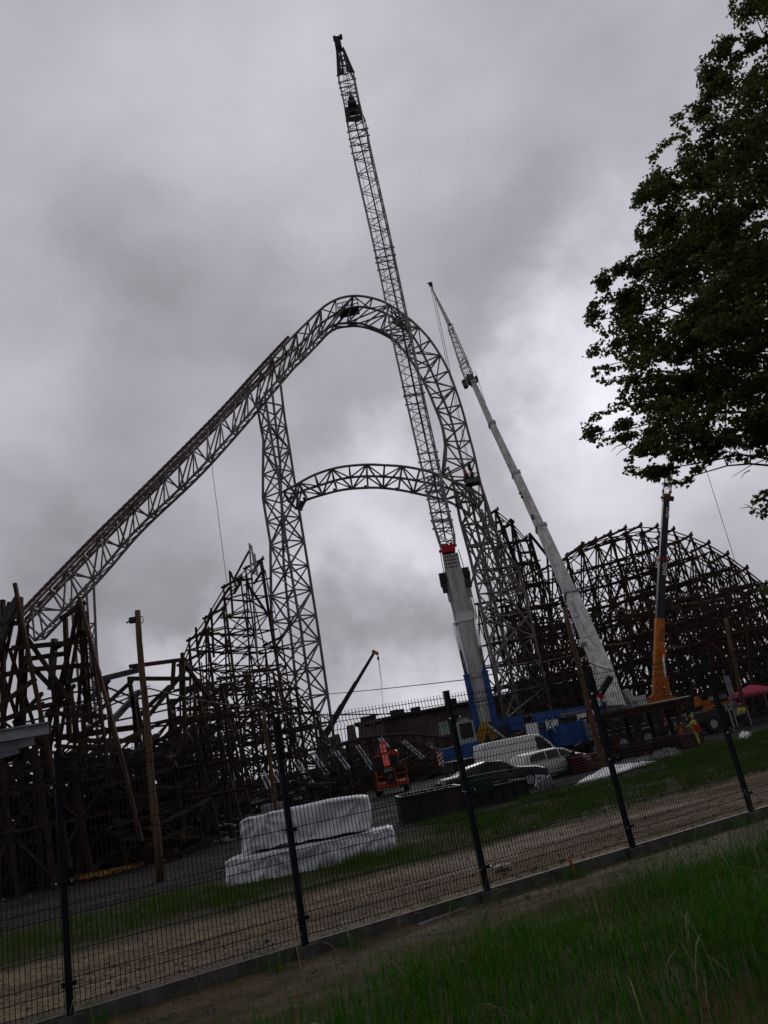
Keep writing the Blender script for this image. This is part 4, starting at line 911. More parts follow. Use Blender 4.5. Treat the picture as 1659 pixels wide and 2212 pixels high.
sheet('dark_sheet', 'grey wet tarpaulin lying flat behind the white plastic sheet', [(1330, 1662), (1420, 1645), (1400, 1622), (1330, 1640)], .08, mat('wet_grey_sheet', (.07, .075, .085), (.04, .04, .05), rough=.75, spec=.1, scale=1.5), 14, .08, cat='plastic sheet')
m = MB(); a = gp(1243, 1890, .6); m.beam(a, a + Vector((-.03, 0, .2)), .04, .012); tag(m.build('marker_stake', HIOR, origin=a), 'short orange marker stake beside the plinth', 'stake')
m = MB()
for (u, v) in ((905, 2003), (940, 1990), (968, 1980)):
    p = gp(u, v, .58); p.z = H(p.x, p.y) + .01; m.beam(p, p + Vector((.22, .12, .01)), .05, .02)
tag(m.build('pale_batten_strip', GALV, origin=p), 'thin pale batten strip lying along the foot of the plinth', 'batten')
ib2 = gp(595, 1752, .0); pp = P(590, 1727, 48)
m = MB(); m.box((pp.x, pp.y, .75), (1.25, 1.0, 1.3)); o = m.build('plastic_tank', mat('pale_plastic_tank', (.34, .36, .38), (.28, .3, .32), rough=.4), origin=(pp.x, pp.y, 0)); tag(o, 'pale square plastic tank behind the slim orange-brown pole', 'tank')
m = MB()
for f in np.linspace(-.62, .62, 5): m.beam((pp.x + f, pp.y - .54, .1), (pp.x + f, pp.y - .54, 1.42), .04)
for z in (.3, .6, .9, 1.2, 1.44): m.beam((pp.x - .65, pp.y - .57, z), (pp.x + .65, pp.y - .57, z), .03)
m.build('cage', GALV, o)
# ---------------------------------------------------------------- cranes
def sect(m, p, q, w0, w1, d0, d1, chamfer=.22):
    """telescopic boom section: octagonal-ish tube from p to q, width w and depth d"""
    p = Vector(p); q = Vector(q); ax = (q - p).normalized(); x = ax.cross(Vector((0, 1, 0))).normalized(); x = -x if x.x < 0 else x; y = x.cross(ax).normalized()
    vs = []
    for c, w, d in ((p, w0, d0), (q, w1, d1)):
        k = chamfer
        for (a, b) in ((-.5, -.5 + k), (-.5 + k, -.5), (.5 - k, -.5), (.5, -.5 + k), (.5, .5 - k*.4), (.5 - k*.4, .5), (-.5 + k*.4, .5), (-.5, .5 - k*.4)): vs.append(c + x*(a*w) + y*(b*d))
    n = 8; m.add(vs, [(i, (i + 1) % n, n + (i + 1) % n, n + i) for i in range(n)] + [tuple(range(n))[::-1], tuple(range(n, 2*n))])
def axes(p, q):
    ax = (Vector(q) - Vector(p)).normalized(); x = ax.cross(Vector((0, 1, 0))).normalized(); x = -x if x.x < 0 else x; return ax, x, x.cross(ax).normalized()
def pxsec(root, name, mt, a, b, dpt=1.1, ch=.22):
    (u0, v0, Y0, w0), (u1, v1, Y1, w1) = a, b; p, q = P(u0, v0, Y0), P(u1, v1, Y1); m = MB(); W0, W1 = m_of(w0, p), m_of(w1, q); sect(m, p, q, W0, W1, W0*dpt, W1*dpt, ch); return m.build(name, mt, root), p, q, W0, W1
def lattice(root, L, R, depth, n, rc, rb, mt, name='lattice_jib', collars=(), zig=1):
    """L, R: 3D polylines of the two front chords; back chords lie 'depth' behind"""
    l, r = resample(L, n), resample(R, n); dv = [Vector((0, depth(i/(n - 1)) if callable(depth) else depth, 0)) for i in range(n)]
    lb = [a + d for a, d in zip(l, dv)]; rb_ = [a + d for a, d in zip(r, dv)]
    lb = [a + Vector((.05, 0, -.15)) for a in lb]; rb_ = [a + Vector((-.02, 0, -.15)) for a in rb_]
    o = MB()
    for pl in (l, r, lb, rb_): o.poly(pl, rc, 6)
    par = o.build(name, mt, root, smooth=True); m = MB()
    for i in range(n - 1):
        if i % 2 == 0: pr = ((l, r), (lb, rb_), (l, lb), (rb_, r))
        else: pr = ((r, l), (rb_, lb), (lb, l), (r, rb_))
        for a, b in pr: m.tube(a[i], b[i + 1], rb, 5)
    for i in range(0, n, 7): m.tube(l[i], r[i], rb*1.1, 5); m.tube(lb[i], rb_[i], rb*1.1, 5)
    m.build('lacing', mt, par)
    for f in collars:
        i = int(f*(n - 1)); m = MB()
        for e in (-.35, .35):
            d = (l[min(i + 1, n - 1)] - l[i]).normalized()*e
            for a, b in ((l[i], r[i]), (lb[i], rb_[i]), (l[i], lb[i]), (r[i], rb_[i])): m.tube(a + d, b + d, rb*1.6, 6)
            for a, b in ((l[i], r[i]), (lb[i], rb_[i])):
                h = (b - a).normalized(); m.tube(a + d - h*rb*4.5, a + d, rb*2, 6); m.tube(b + d, b + d + h*rb*4.5, rb*2, 6)
        m.build('joint_collar', mt, par)
    return par, l, r
def wheels_row(root, c, ex, n, gap, r, W):
    ey = Vector((-ex.y, ex.x, 0))
    for i in range(n):
        for s in (-1, 1):
            p = c + ex*(i - (n - 1)/2)*gap + ey*s*W/2; p.z = r; m = MB(); m.tube(p - ey*.2, p + ey*.2, r, 18); w = m.build('wheel', RUBBER, root)
            m = MB(); m.tube(p - ey*.22, p + ey*.22, r*.5, 12); m.build('rim', GALV, w)
def crane1():
    base = P(1060, 1590, 60); g0 = Vector((base.x, base.y, 0))
    root = empty('mobile_crane', g0, 'biggest blue mobile crane with a white boom and a lattice jib reaching to the top', 'crane')
    Yb, Yc = 59, 58
    pxsec(root, 'boom_base', WHITE, (1054, 1560, Yb, 36), (1006, 1340, Yb, 41), 1.2)
    o, p, q, W0, W1 = pxsec(root, 'boom_section', WHITE, (1003.5, 1336, Yb, 44), (978, 1229, 58.5, 36), 1.1)
    # grooves pressed along the boom
    for (a, b, w) in (((1052, 1550, Yb), (1008, 1346, Yb), 6), ((1000, 1318, Yb), (980, 1236, 58.5), 6)):
        pa, pb = P(*a), P(*b); ax, x, y = axes(pa, pb); m = MB()
        dd = .62*m_of(44, pa)
        for s in (-1, 1): m.beam(pa + x*s*m_of(w, pa) - y*dd, pb + x*s*m_of(w, pb)*.9 - y*(.6*m_of(38, pb)), .05, .05)
        m.build('boom_rib', WHITE, root)
    # plate at the section end
    pa = P(1004, 1333, Yb); ax, x, y = axes(p, q); m = MB(); sect(m, P(1006, 1345, Yb), P(1000, 1318, Yb), m_of(47, pa), m_of(45, pa), m_of(47, pa)*1.12, m_of(44, pa)*1.12); m.build('section_collar', mat('clean_white_paint', (.66, .66, .65), (.58, .58, .56), rough=.4), root)
    # perforated head: rings with ribs so the openings stay dark
    pa, pb = P(978, 1229, 58.5), P(972.5, 1199, 58.3); ax, x, y = axes(pa, pb); Wd = m_of(34, pa); Ld = (pb - pa).length
    m = MB(); sect(m, pa, pb, Wd*.86, Wd*.86, Wd*.9, Wd*.9); m.build('boom_head_core', BLACK, root); m = MB()
    for k in range(5):
        c = pa + ax*Ld*k/4; sect(m, c - ax*.065, c + ax*.065, Wd*(1.03 - .02*k), Wd*(1.03 - .02*k), Wd, Wd)
    for sy in (-1, 1):
        for j in range(7):
            f = -.46 + .92*j/6; m.beam(pa + x*Wd*f + y*sy*Wd*.47, pb + x*Wd*f*.94 + y*sy*Wd*.47, .075, .05)
    m.build('perforated_head', WHITE, root)
    # red hinge
    c = P(968, 1188, 58.2); m = MB(); m.beam(c - x*m_of(14, c), c + x*m_of(14, c), 1.2, m_of(15, c)); 
    for s, f in ((-1, 0), (1, .25)): m.tube(c + x*s*m_of(10, c) + ax*f, c + x*s*m_of(20, c) + ax*f, m_of(3.2, c), 8)
    for s in (-1, 1): m.beam(c + x*s*m_of(9, c), c + x*s*m_of(9, c) + ax*m_of(15, c), m_of(5, c), .5)
    m.build('jib_hinge', RED, root); m = MB(); m.beam(c - x*.18 - ax*.3 - y*.65, c - x*.18 + ax*.55 - y*.65, .62, .1); m.build('hinge_cover', BLACK, root)
    # lift cylinders
    for (a, b, cc) in (((981, 1346), (1007, 1457), (1031, 1572)), ((1024, 1334), (1047, 1449), (1073, 1576))):
        pa, pb, pc = P(*a, Yb - 1), P(*b, Yb - 1), P(*cc, Yb - 1); m = MB(); m.tube(pa, pb, m_of(3.8, pa), 12); m.build('cylinder_rod', CHROME, root, smooth=True)
        m = MB(); m.tube(pb, pc, m_of(6.5, pb), 16); m.tube(pb, pb + (pc - pb)*.03, m_of(7.6, pb), 16); m.build('lift_cylinder', BLUE, root)
    # winch boxes on the boom sides
    for (u, v, s) in ((957, 1253, 1), (1007, 1241, 1)):
        c = P(u, v, 58.3); m = MB(); m.beam(c - ax*.55, c + ax*.55, .5, .7); m.beam(c - ax*.2 + x*.1, c + ax*.25 + x*.12, .35, 1.0); m.box(c + Vector((0, -.4, -.75)), (.42, .3, .7)); m.build('side_winch', DARKM, root)
    m = MB()
    for (a, b) in (((951, 1192), (960, 1245)), ((955, 1190), (965, 1245)), ((990, 1186), (1006, 1240)), ((963, 1268), (986, 1345)), ((968, 1268), (989, 1345)), ((1010, 1258), (1027, 1335)), ((1014, 1258), (1031, 1335)), ((984, 1325), (976, 1290)), ((1021, 1322), (1013, 1290))):
        m.tube(P(*a, 58), P(*b, 58.2), .035, 5)
    m.build('side_rod', GALV, root)
    m = MB()
    for (a, b) in (((966, 1270), (973, 1300)), ((1011, 1255), (1017, 1290))): m.tube(P(*a, 58), P(*b, 58), .12, 8)
    m.build('jib_ram', LATT, root)
    # lattice luffing jib
    Yt = 52
    Lp = [(954, 1182), (944, 1150), (935, 1123), (918, 1040), (908, 994), (877, 858), (849, 734), (822, 594), (798, 484), (760, 318), (751.5, 275)]
    Rp = [(983, 1180), (982, 1150), (974, 1123), (956, 1040), (945, 988), (914, 848), (885, 708), (861, 594), (835.5, 474), (800, 318), (790, 267)]
    yy = lambda v: Yt + (58 - Yt)*(v - 80)/1110
    TL = [P(u, v, yy(v)) for u, v in Lp]; TR = [P(u, v, yy(v)) for u, v in Rp]
    par, l, r = lattice(root, TL, TR, 1.5, 47, .062, .036, LATT, collars=(.075, .15, .21, .355, .51, .675, .99))
    m = MB(); k = 14
    for i in range(0, k - 1):          # denser lacing in the lowest section
        if i % 2: m.tube(l[i//2], r[i//2 + 1], .045, 5)
        else: m.tube(r[i//2], l[i//2 + 1], .045, 5)
        m.tube(l[i//2] + Vector((0, 1.4, 0)), r[i//2] + Vector((0, 1.4, 0)), .05, 5)
    m.build('root_lacing', LATT, root)
    # reducer, upper section and head
    L2 = [(751.5, 275), (747, 249), (743, 220), (730, 161)]; R2 = [(790, 263), (782, 245), (775, 214), (763, 154)]
    TL2 = [P(u, v, yy(v)) for u, v in L2]; TR2 = [P(u, v, yy(v)) for u, v in R2]
    lattice(root, TL2, TR2, 1.2, 13, .062, .032, LATT, name='upper_jib', collars=(.98,))
    dk = mat('dark_jib_plate', (.075, .07, .07), (.05, .047, .047), rough=.5, scale=4)
    def plate(pts, th, name, holes=()):
        m = MB(); f = [P(u, v, yy(v) - .1) for u, v in pts]; bck = [p + Vector((0, th, 0)) for p in f]; n = len(f)
        m.add(f + bck, [tuple(range(n)), tuple(range(n, 2*n))[::-1]] + [(i, n + i, n + (i + 1) % n, (i + 1) % n) for i in range(n)]); return m.build(name, dk, root)
    plate([(747, 251), (744, 232), (776, 224), (780, 244)], .12, 'jib_plate'); plate([(747, 262), (747, 254), (781, 247), (784, 258)], .12, 'jib_plate')
    plate([(730, 161), (727.3, 104), (731.5, 104), (737, 150)], .12, 'head_plate'); plate([(754, 150), (737.5, 104), (742, 104), (763, 154)], .12, 'head_plate'); plate([(730, 161), (730, 150), (741, 146), (744, 156)], .1, 'head_plate'); plate([(748, 154), (746, 144), (758, 141), (763, 154)], .1, 'head_plate')
    m = MB()
    for (a, b, w) in (((727, 99), (730, 161), .14), ((741, 103), (763, 154), .14), ((728, 112), (744, 108), .12), ((733, 104), (740, 136), .16), ((731, 122), (748, 120), .1)): m.beam(P(*a, yy(120)), P(*b, yy(130)), w); m.beam(P(*a, yy(120)) + Vector((0, 1, 0)), P(*b, yy(130)) + Vector((0, 1, 0)), w)
    m.build('head_frame', dk, root); m = MB()
    for (u, v, rr) in ((722.5, 83, 5.5), (736.5, 80, 5.5), (730, 92, 6)): c = P(u, v, yy(80)); m.tube(c - x*.12, c + x*.12, m_of(rr, c), 16)
    c = P(730, 95, yy(90)); m.beam(c - ax*.5, c + ax*.5, .55, .7); m.beam(P(722, 85, yy(85)), P(737, 82, yy(85)), .12); m.build('head_sheave', BLACK, root)
    for (a, b, w) in (((763, 154), (768, 153), 0),): pass
    # hook block and ropes along the jib
    hb = P(763, 246, yy(246)) + Vector((0, -.9, 0)); hl = P(766, 262, yy(262)) + Vector((0, -.9, 0)); m = MB(); m.beam(P(761, 232, yy(232)) + Vector((0, -.9, 0)), hl, .5, .45); m.tube(P(759, 220, yy(220)) + Vector((0, -.9, 0)), P(761, 233, yy(232)) + Vector((0, -.9, 0)), .08, 8, .26); m.tube(hb - x*.36, hb + x*.36, .42, 14); m.build('hook_block', BLACK, root)
    m = MB()
    top = P(732, 100, yy(100)) + Vector((0, -.6, 0))
    for dx in (-.18, 0, .18): m.tube(top + x*dx, P(759, 222, yy(222)) + Vector((0, -.9, 0)) + x*dx, .022, 5)
    m.poly([P(u, v, yy(v)) + Vector((0, -.5, 0)) for u, v in ((766, 262), (780, 318), (818, 484), (842, 594), (868, 714), (896, 850), (927, 990), (950, 1100), (962, 1170))], .062, 6)
    m.poly([P(u, v, yy(v)) + Vector((0, .3, 0)) for u, v in ((734, 104), (752, 262), (770, 330), (812, 500), (884, 850), (918, 1000), (955, 1165))], .02, 5)
    m.poly([P(u, v, yy(v)) + Vector((0, .5, 0)) for u, v in ((736, 104), (772, 262), (792, 330), (828, 500), (900, 850), (934, 1000), (964, 1165))], .02, 5)
    m.build('pendant_rope', DARKM, root)
    # superstructure and carrier
    c = P(1060, 1585, 60); ex = Vector((.93, .36, 0)).normalized(); ey = Vector((-ex.y, ex.x, 0)); c0 = Vector((c.x, c.y, 0))
    def fb(nm, mt, lst):
        m = MB()
        for (s, t, z, L_, D_, H_) in lst: m.beam(c0 + ex*(s - L_/2) + ey*t + Vector((0, 0, z)), c0 + ex*(s + L_/2) + ey*t + Vector((0, 0, z)), D_, H_)
        return m.build(nm, mt, root)
    fb('carrier_frame', DARKM, [(2.5, 0, 1.3, 13, 2.6, .7)])
    fb('turntable', DARKM, [(0, 0, 2.35, 3.2, 2.6, .5)])
    fb('superstructure', DARKM, [(.2, .8, 2.8, 2.6, .25, 1.0), (.2, -.8, 2.8, 2.6, .25, 1.0)])
    m = MB(); m.beam(P(1084, 1568, 60), P(1118, 1562, 61), 1.6, 1.0); m.build('counterweight', BLUE, root)
    m = MB(); m.beam(P(955, 1633, 54), P(1034, 1615, 55), .8, .85); m.build('outrigger_beam', BLUE, root)
    wheels_row(root, c0 + ex*2.5, ex, 6, 1.9, .7, 2.7)
    # striped plate
    e = P(952, 1640, 53.5); m = MB(); m.box((e.x, e.y, e.z), (.35, .06, .95)); m.cm = 1
    for i in range(4): m.beam((e.x - .16, e.y - .045, e.z - .42 + i*.25), (e.x + .16, e.y - .045, e.z - .24 + i*.25), .02, .1)
    m.build('warning_plate', [VANW, RED], root)
    # operator cab
    k = P(1006, 1582, 56); m = MB(); m.prism([(k.x - .5, k.z - .85), (k.x + .62, k.z - .85), (k.x + .62, k.z + .65), (k.x + .2, k.z + .85), (k.x - .5, k.z + .75)], k.y - .9, k.y + .9); cb = m.build('operator_cab', mat('cab_grey_paint', (.4, .4, .41), (.33, .33, .34), rough=.4), root)
    m = MB(); m.box((k.x + .05, k.y - .92, k.z + .1), (.85, .04, 1.0)); m.build('cab_window', GLASS, cb)
    # yellow A frame
    m = MB(); m.beam(P(1047, 1562, 57), P(1035, 1606, 57), .45, .6); m.beam(P(1047, 1562, 57), P(1068, 1596, 57), .42, .5); m.build('yellow_frame', YELLOW, root)
    m = MB(); m.beam(P(1053, 1565, 56.6), P(1092, 1595, 56.6), .14); m.build('handrail', WHITE, root)
    fb('engine_deck', DARKM, [(5.6, 0, 1.9, 3.0, 2.0, .6)])
    fb('tail_lamp', RED, [(7.6, -1.5, 2.0, 1.2, .2, .4)])
crane1()
def crane2():
    base = P(1330, 1560, 60); root = empty('mobile_crane', (base.x, base.y, 0), 'white telescopic crane leaning left with a slim lattice tip and blue carrier', 'crane')
    tipY = 86; yb = 58
    yv = lambda v: yb + (tipY - yb)*(1516 - v)/(1516 - 612)
    secs = [((1330, 1540), 40, (1302, 1449), 36), ((1302, 1449), 34, (1236, 1290), 27.5), ((1236, 1292), 25, (1170, 1144), 20.5), ((1170, 1146), 18.5, (1116, 1028), 16), ((1116, 1030), 14.5, (1064, 920), 12.5), ((1064, 922), 11.5, (1023, 828), 10)]
    for (a, w0, b, w1) in secs:
        pxsec(root, 'boom_section', WHITE, (a[0], a[1], yv(a[1]), w0), (b[0], b[1], yv(b[1]), w1), 1.15, .16)
    for (u, v, w) in ((1236, 1290, 34), (1170, 1144, 25), (1116, 1028, 19), (1064, 920, 16), (1024, 830, 14), (1302, 1449, 38)):
        p = P(u, v, yv(v)); q = P(u - 2.2, v - 5, yv(v - 5)); m = MB(); sect(m, p, q, m_of(w, p), m_of(w, q), m_of(w, p)*1.1, m_of(w, p)*1.1, .16); m.build('section_collar', GALV if v != 1449 else WHITE, root)
    m = MB()
    for (u, v) in ((1120, 1070), (1124, 1078), (1146, 1118), (1148, 1124), (1196, 1205), (1200, 1216), (1208, 1235), (1280, 1400), (1290, 1420), (1262, 1360)):
        p = P(u, v, yv(v)); hw = m_of(9, p); m.tube(p + Vector((.1, -hw*1.3 - .05, 0)), p + Vector((.1, -hw*1.2, .0)), .13, 10)
    m.build('boom_pad', DARKM, root)
    # head machinery and jib
    p = P(1017, 822, yv(822)); ax, x, y = axes(P(1064, 920, yv(920)), P(1023, 828, yv(828))); m = MB()
    m.beam(p - ax*.4, p + ax*.7, .75, .8); m.tube(p - x*.8 - ax*.9, p - x*.8 + ax*.2, .28, 8); m.tube(p + x*.55, p + x*.8, .4, 12); m.build('boom_head', DARKM, root)
    Lp = [(1007, 822), (989, 770), (968, 703)]; Rp = [(1022, 808), (1003, 762), (975, 700)]
    lattice(root, [P(u, v, yv(v)) for u, v in Lp], [P(u, v, yv(v)) for u, v in Rp], .8, 22, .06, .035, WHITE, collars=(.3, .98))
    pxsec(root, 'jib_tip', WHITE, (971, 702, yv(702), 7.5), (931, 620, yv(620), 3.2), 1.2, .2)
    t = P(930, 614, tipY); m = MB(); m.tube(t - x*.2, t + x*.2, .3, 12); m.beam(t, t + Vector((-.35, 0, .25)), .12); m.beam(t, P(934, 624, tipY), .16); m.build('tip_sheave', BLACK, root)
    bk = P(1019, 1030, tipY)
    m = MB(); hk = P(1014, 1009, tipY); m.tube(t + Vector((.2, -.1, 0)), hk + Vector((.08, 0, .2)), .035, 5); m.tube(t + Vector((-.05, .1, 0)), hk + Vector((-.08, 0, .2)), .028, 5); m.build('hoist_rope', DARKM, root)
    m = MB(); m.box(hk, (.4, .35, .7)); m.tube(hk - Vector((0, 0, .35)), hk - Vector((0, 0, .7)), .1, 8); m.build('hook_block', BLACK, root)
    # stay rod along the boom's right side and hand rails
    m = MB(); m.poly([P(u, v, yv(v)) for u, v in ((1026, 800), (1046, 862), (1060, 905))], .03, 5); m.build('guide_rope', GALV, root)
    m = MB()
    for a, b in (((1236, 1298), (1250, 1330)), ((1250, 1330), (1232, 1338)), ((1232, 1338), (1240, 1372)), ((1218, 1330), (1237, 1372)), ((1255, 1340), (1268, 1372)), ((1268, 1372), (1288, 1398)), ((1262, 1378), (1282, 1372))): m.beam(P(*a, yv(a[1]) - 1), P(*b, yv(b[1]) - 1), .1)
    m.build('ladder_frame', GALV, root)
    m = MB(); c = P(1258, 1390, yv(1390) - 1); m.tube(c - Vector((.2, 0, 0)), c + Vector((.2, 0, 0)), .28, 12); m.build('cable_drum', GALV, root)
    # black ram with red foot
    a, b, c = P(1319, 1462, 56.5), P(1296, 1500, 56.5), P(1279, 1526, 56.5); m = MB(); m.tube(a, b, m_of(7.5, a), 14); m.build('lift_cylinder', BLACK, root)
    m = MB(); m.beam(b, c, m_of(19, b), .6); cb = m.build('cylinder_foot', RED, root)
    e = (b + c)/2 + Vector((0, -.42, -.0)); m = MB(); m.tube(e - Vector((0, 0, 0)), e - Vector((0, .03, 0)), .2, 16); m.tube(e + Vector((.06, 0, -.3)), e + Vector((.06, -.03, -.3)), .13, 14); m.build('white_emblem', VANW, cb)
    # foot and machinery deck
    g = P(1330, 1530, 59); m = MB()
    m.beam(P(1300, 1530, 58.5), P(1372, 1516, 60), 2.4, .7); m.beam(P(1320, 1500, 58), P(1326, 1530, 58), 1.0, 1.2); m.beam(P(1352, 1505, 58), P(1367, 1500, 58), .3, .35); m.beam(P(1350, 1490, 58), P(1366, 1520, 58), .35, .4); m.build('superstructure', WHITE, root)
    m = MB(); r = random.Random(6)
    for i in range(60): q = P(r.uniform(1290, 1376), 1526 + r.uniform(-9, 9), 57.6 + r.random()); m.box(q, (r.uniform(.15, .6), .3, r.uniform(.1, .45)))
    m.build('machinery', GALV, root)
    ex = Vector((.95, .3, 0)).normalized(); ey = Vector((-ex.y, ex.x, 0)); c0 = Vector((P(1235, 1600, 56).x, 56, 0)); up = Vector((0, 0, 1))
    def fb(nm, mt, lst):
        m = MB()
        for (s, t, z, L_, D_, H_) in lst: m.beam(c0 + ex*(s - L_/2) + ey*t + up*z, c0 + ex*(s + L_/2) + ey*t + up*z, D_, H_)
        return m.build(nm, mt, root)
    fb('carrier_frame', DARKM, [(2.0, 0, 1.1, 13, 2.2, .6)])
    wheels_row(root, c0 + ex*2, ex, 6, 2.0, .7, 2.5)
    fb('carrier_cab', BLUE, [(-1.5, -.1, 1.9, 1.5, 2.3, 1.5)])
    def at(u, v, Y): return P(u, v, Y)
    m = MB(); m.beam(at(1207, 1590, 53), at(1252, 1579, 53.6), 1.6, 1.35); m.beam(at(1160, 1553, 54.5), at(1206, 1545, 55), 1.4, .75); m.build('equipment_box', BLUE, root)
    m = MB(); m.beam(at(1206, 1540, 55.2), at(1278, 1527, 57), .8, .3); m.beam(at(1278, 1527, 57), at(1330, 1516, 58), .8, .3); m.build('outrigger_beam', BLUE, root)
    m = MB(); m.beam(at(1254, 1577, 53.2), at(1277, 1572, 53.6), 1.2, 1.1); m.beam(at(1208, 1547, 54), at(1262, 1538, 54.6), .6, .28); m.build('locker', mat('grey_locker_paint', (.2, .21, .24), (.16, .17, .19), rough=.5), root)
    m = MB(); m.beam(at(1180, 1566, 53.4), at(1205, 1562, 53.4), .3, .5); m.beam(at(1243, 1556, 53.4), at(1266, 1550, 53.4), .5, .6); m.beam(at(1137, 1578, 54), at(1162, 1574, 54), .5, .8); m.build('white_panel', VANW, root)
    m = MB(); m.beam(at(1212, 1566, 53), at(1240, 1560, 53.2), .9, .5); m.tube(at(1225, 1552, 53), at(1245, 1548, 53), .22, 10); m.build('hose_reel', BLACK, root)
    m = MB()
    for a, b in (((1180, 1552), (1200, 1580)), ((1196, 1548), (1180, 1580)), ((1240, 1608), (1262, 1600)), ((1262, 1600), (1240, 1612))): m.beam(at(*a, 52.6), at(*b, 52.6), .09)
    m.build('grab_rail', GALV, root)
    return bk, hk
bk, hk = crane2()
def crane3():
    Y = 62; b = P(1424, 1512, Y); root = empty('mobile_crane', (b.x, b.y, 0), 'orange crane with a dark ENGL boom standing upright under the linden crown', 'crane')
    pxsec(root, 'orange_boom', ORANGE, (1420, 1509, Y, 21), (1424.5, 1337, Y, 17.5), 1.15, .14)
    ob = root.children[-1] if root.children else None
    o2, p, q, W0, W1 = pxsec(root, 'dark_boom', NAVY, (1424.5, 1337, Y, 16), (1431, 1208, Y, 14.8), 1.15, .14)
    o3, p3, q3, W2, W3 = pxsec(root, 'dark_boom', NAVY, (1431, 1210, Y, 14), (1438, 1083, Y, 12.6), 1.15, .14)
    m = MB(); c = P(1431, 1209, Y); ax, x, y = axes(p, q); m.beam(c - x*.33, c + x*.33, .75, .12); m.build('boom_band', RED, root)
    def word(u, v, lenpx, col, parent, w=None):
        cu = bpy.data.curves.new('lettering', 'FONT'); cu.body = 'ENGL'; cu.size = 1; cu.extrude = .012; cu.align_x = 'CENTER'; cu.align_y = 'CENTER'; cu.shear = .15
        t = bpy.data.objects.new('lettering', cu); COL.objects.link(t); cu.materials.append(col)
        pos = P(u, v, Y); s = m_of(lenpx, pos)/2.45
        xa = ax.normalized(); za = Vector((0, -1, 0)); za = (za - xa*za.dot(xa)).normalized(); ya = za.cross(xa)
        M = Matrix((xa, ya, za)).transposed().to_4x4(); pos = pos + za*(w*.575 + .02) + x*.12
        cu.offset = .012
        dg_ = bpy.context.evaluated_depsgraph_get(); me = bpy.data.meshes.new_from_object(t.evaluated_get(dg_)); bpy.data.objects.remove(t)
        me.transform(M @ Matrix.Scale(s, 4)); t = bpy.data.objects.new('lettering', me); COL.objects.link(t); t.parent = parent
        t.location = pos - PW(parent)
    word(1437.5, 1108, 26, VANW, o3, W3); word(1430.5, 1230, 30, VANW, o2, W1); word(1424, 1372, 28, BLACK, root.children[0] if len(root.children) else root, m_of(17.5, p))
    # head and lattice up into the crown
    c = P(1439, 1076, Y); m = MB(); m.beam(c - ax*.25, c + ax*.28, .6, .55); m.tube(c + x*.25 - ax*.1 - Vector((0, .3, 0)), c + x*.5 - ax*.1 - Vector((0, .3, 0)), .22, 12); m.beam(c + ax*.3 - x*.25, c + ax*.7 - x*.3, .12); m.beam(c + ax*.3 + x*.25, c + ax*.7 + x*.28, .12); m.beam(c - x*.45, c + x*.35, .14)
    m.build('boom_head', mat('rust_red_paint', (.19, .035, .022), (.1, .03, .022), rough=.5), root)
    Lp = [(1433, 1068), (1437, 1030), (1452, 958)]; Rp = [(1450, 1066), (1452, 1028), (1462, 956)]
    lattice(root, [P(u, v, Y) for u, v in Lp], [P(u, v, Y) for u, v in Rp], .6, 16, .035, .02, WHITE)
    m = MB(); c = P(1457, 953, Y); m.box(c, (.4, .4, .35)); m.build('jib_tip', ORANGE, root)
    m = MB(); m.tube(P(1433, 1415, Y - .8), P(1438, 1464, Y - .8), .1, 10); m.build('cylinder_rod', CHROME, root)
    m = MB(); m.tube(P(1438, 1462, Y - .8), P(1445, 1512, Y - .8), .2, 12); m.beam(P(1430, 1398, Y - .7), P(1434, 1420, Y - .7), .35); m.build('lift_cylinder', ORANGE, root)
    m = MB(); m.beam(P(1400, 1522, Y), P(1450, 1511, Y), 1.8, .55); m.beam(P(1404, 1512, Y), P(1440, 1502, Y), 1.2, .5); m.build('superstructure', ORANGE, root)
    c0 = Vector((P(1420, 1560, Y).x, Y, 0)); ex = Vector((.95, .3, 0)).normalized(); m = MB(); m.beam(c0 - ex*5 + Vector((0, 0, 1.3)), c0 + ex*5 + Vector((0, 0, 1.3)), 2.5, .7); m.build('carrier_frame', DARKM, root)
    m = MB(); m.beam(c0 + Vector((0, 0, 1.6)), c0 + Vector((0, 0, 2.9)), 1.5); m.build('turntable', DARKM, root)
    wheels_row(root, c0, ex, 5, 1.9, .65, 2.4)
    m = MB(); m.beam(P(1460, 1524, 60), P(1468, 1518, 60), .5, .9); m.build('cab', ORANGE, root)
crane3()
def crane4():
    root = empty('distant_crane', (P(700, 1640, 125).x, 125, 0), 'small dark telescopic crane with a yellow tip, far off beside the steel tower', 'crane')
    Y = 125
    for a, b in (((700, 1594, Y, 13), (739, 1524, Y, 11)), ((739, 1525, Y, 9.5), (770, 1473, Y, 8)), ((770, 1474, Y, 7), (807, 1412, Y, 5.5))): pxsec(root, 'boom_section', NAVY, a, b, 1.1, .15)
    m = MB(); c = P(810, 1408, Y); m.beam(P(804, 1406, Y), P(817, 1413, Y), .5, .5); m.build('boom_tip', YELLOW, root)
    m = MB(); m.tube(P(817, 1414, Y), P(826, 1480, Y), .03, 5); m.tube(P(816, 1414, Y), P(832, 1560, Y), .03, 5); m.build('hoist_rope', DARKM, root)
    m = MB(); m.box(P(817, 1422, Y), (.35, .35, .5)); m.build('hook_block', BLACK, root)
    g = P(700, 1640, Y); m = MB(); m.box((g.x - 1, Y, 1.6), (9, 2.6, 1.6)); m.box((g.x, Y, 3.4), (2.6, 2.4, 2)); m.build('carrier_frame', DARKM, root)
    m = MB(); a = P(700, 1594, Y); m.beam((a.x, a.y, 2.5), a, 1.1); m.build('turntable', DARKM, root)
crane4()
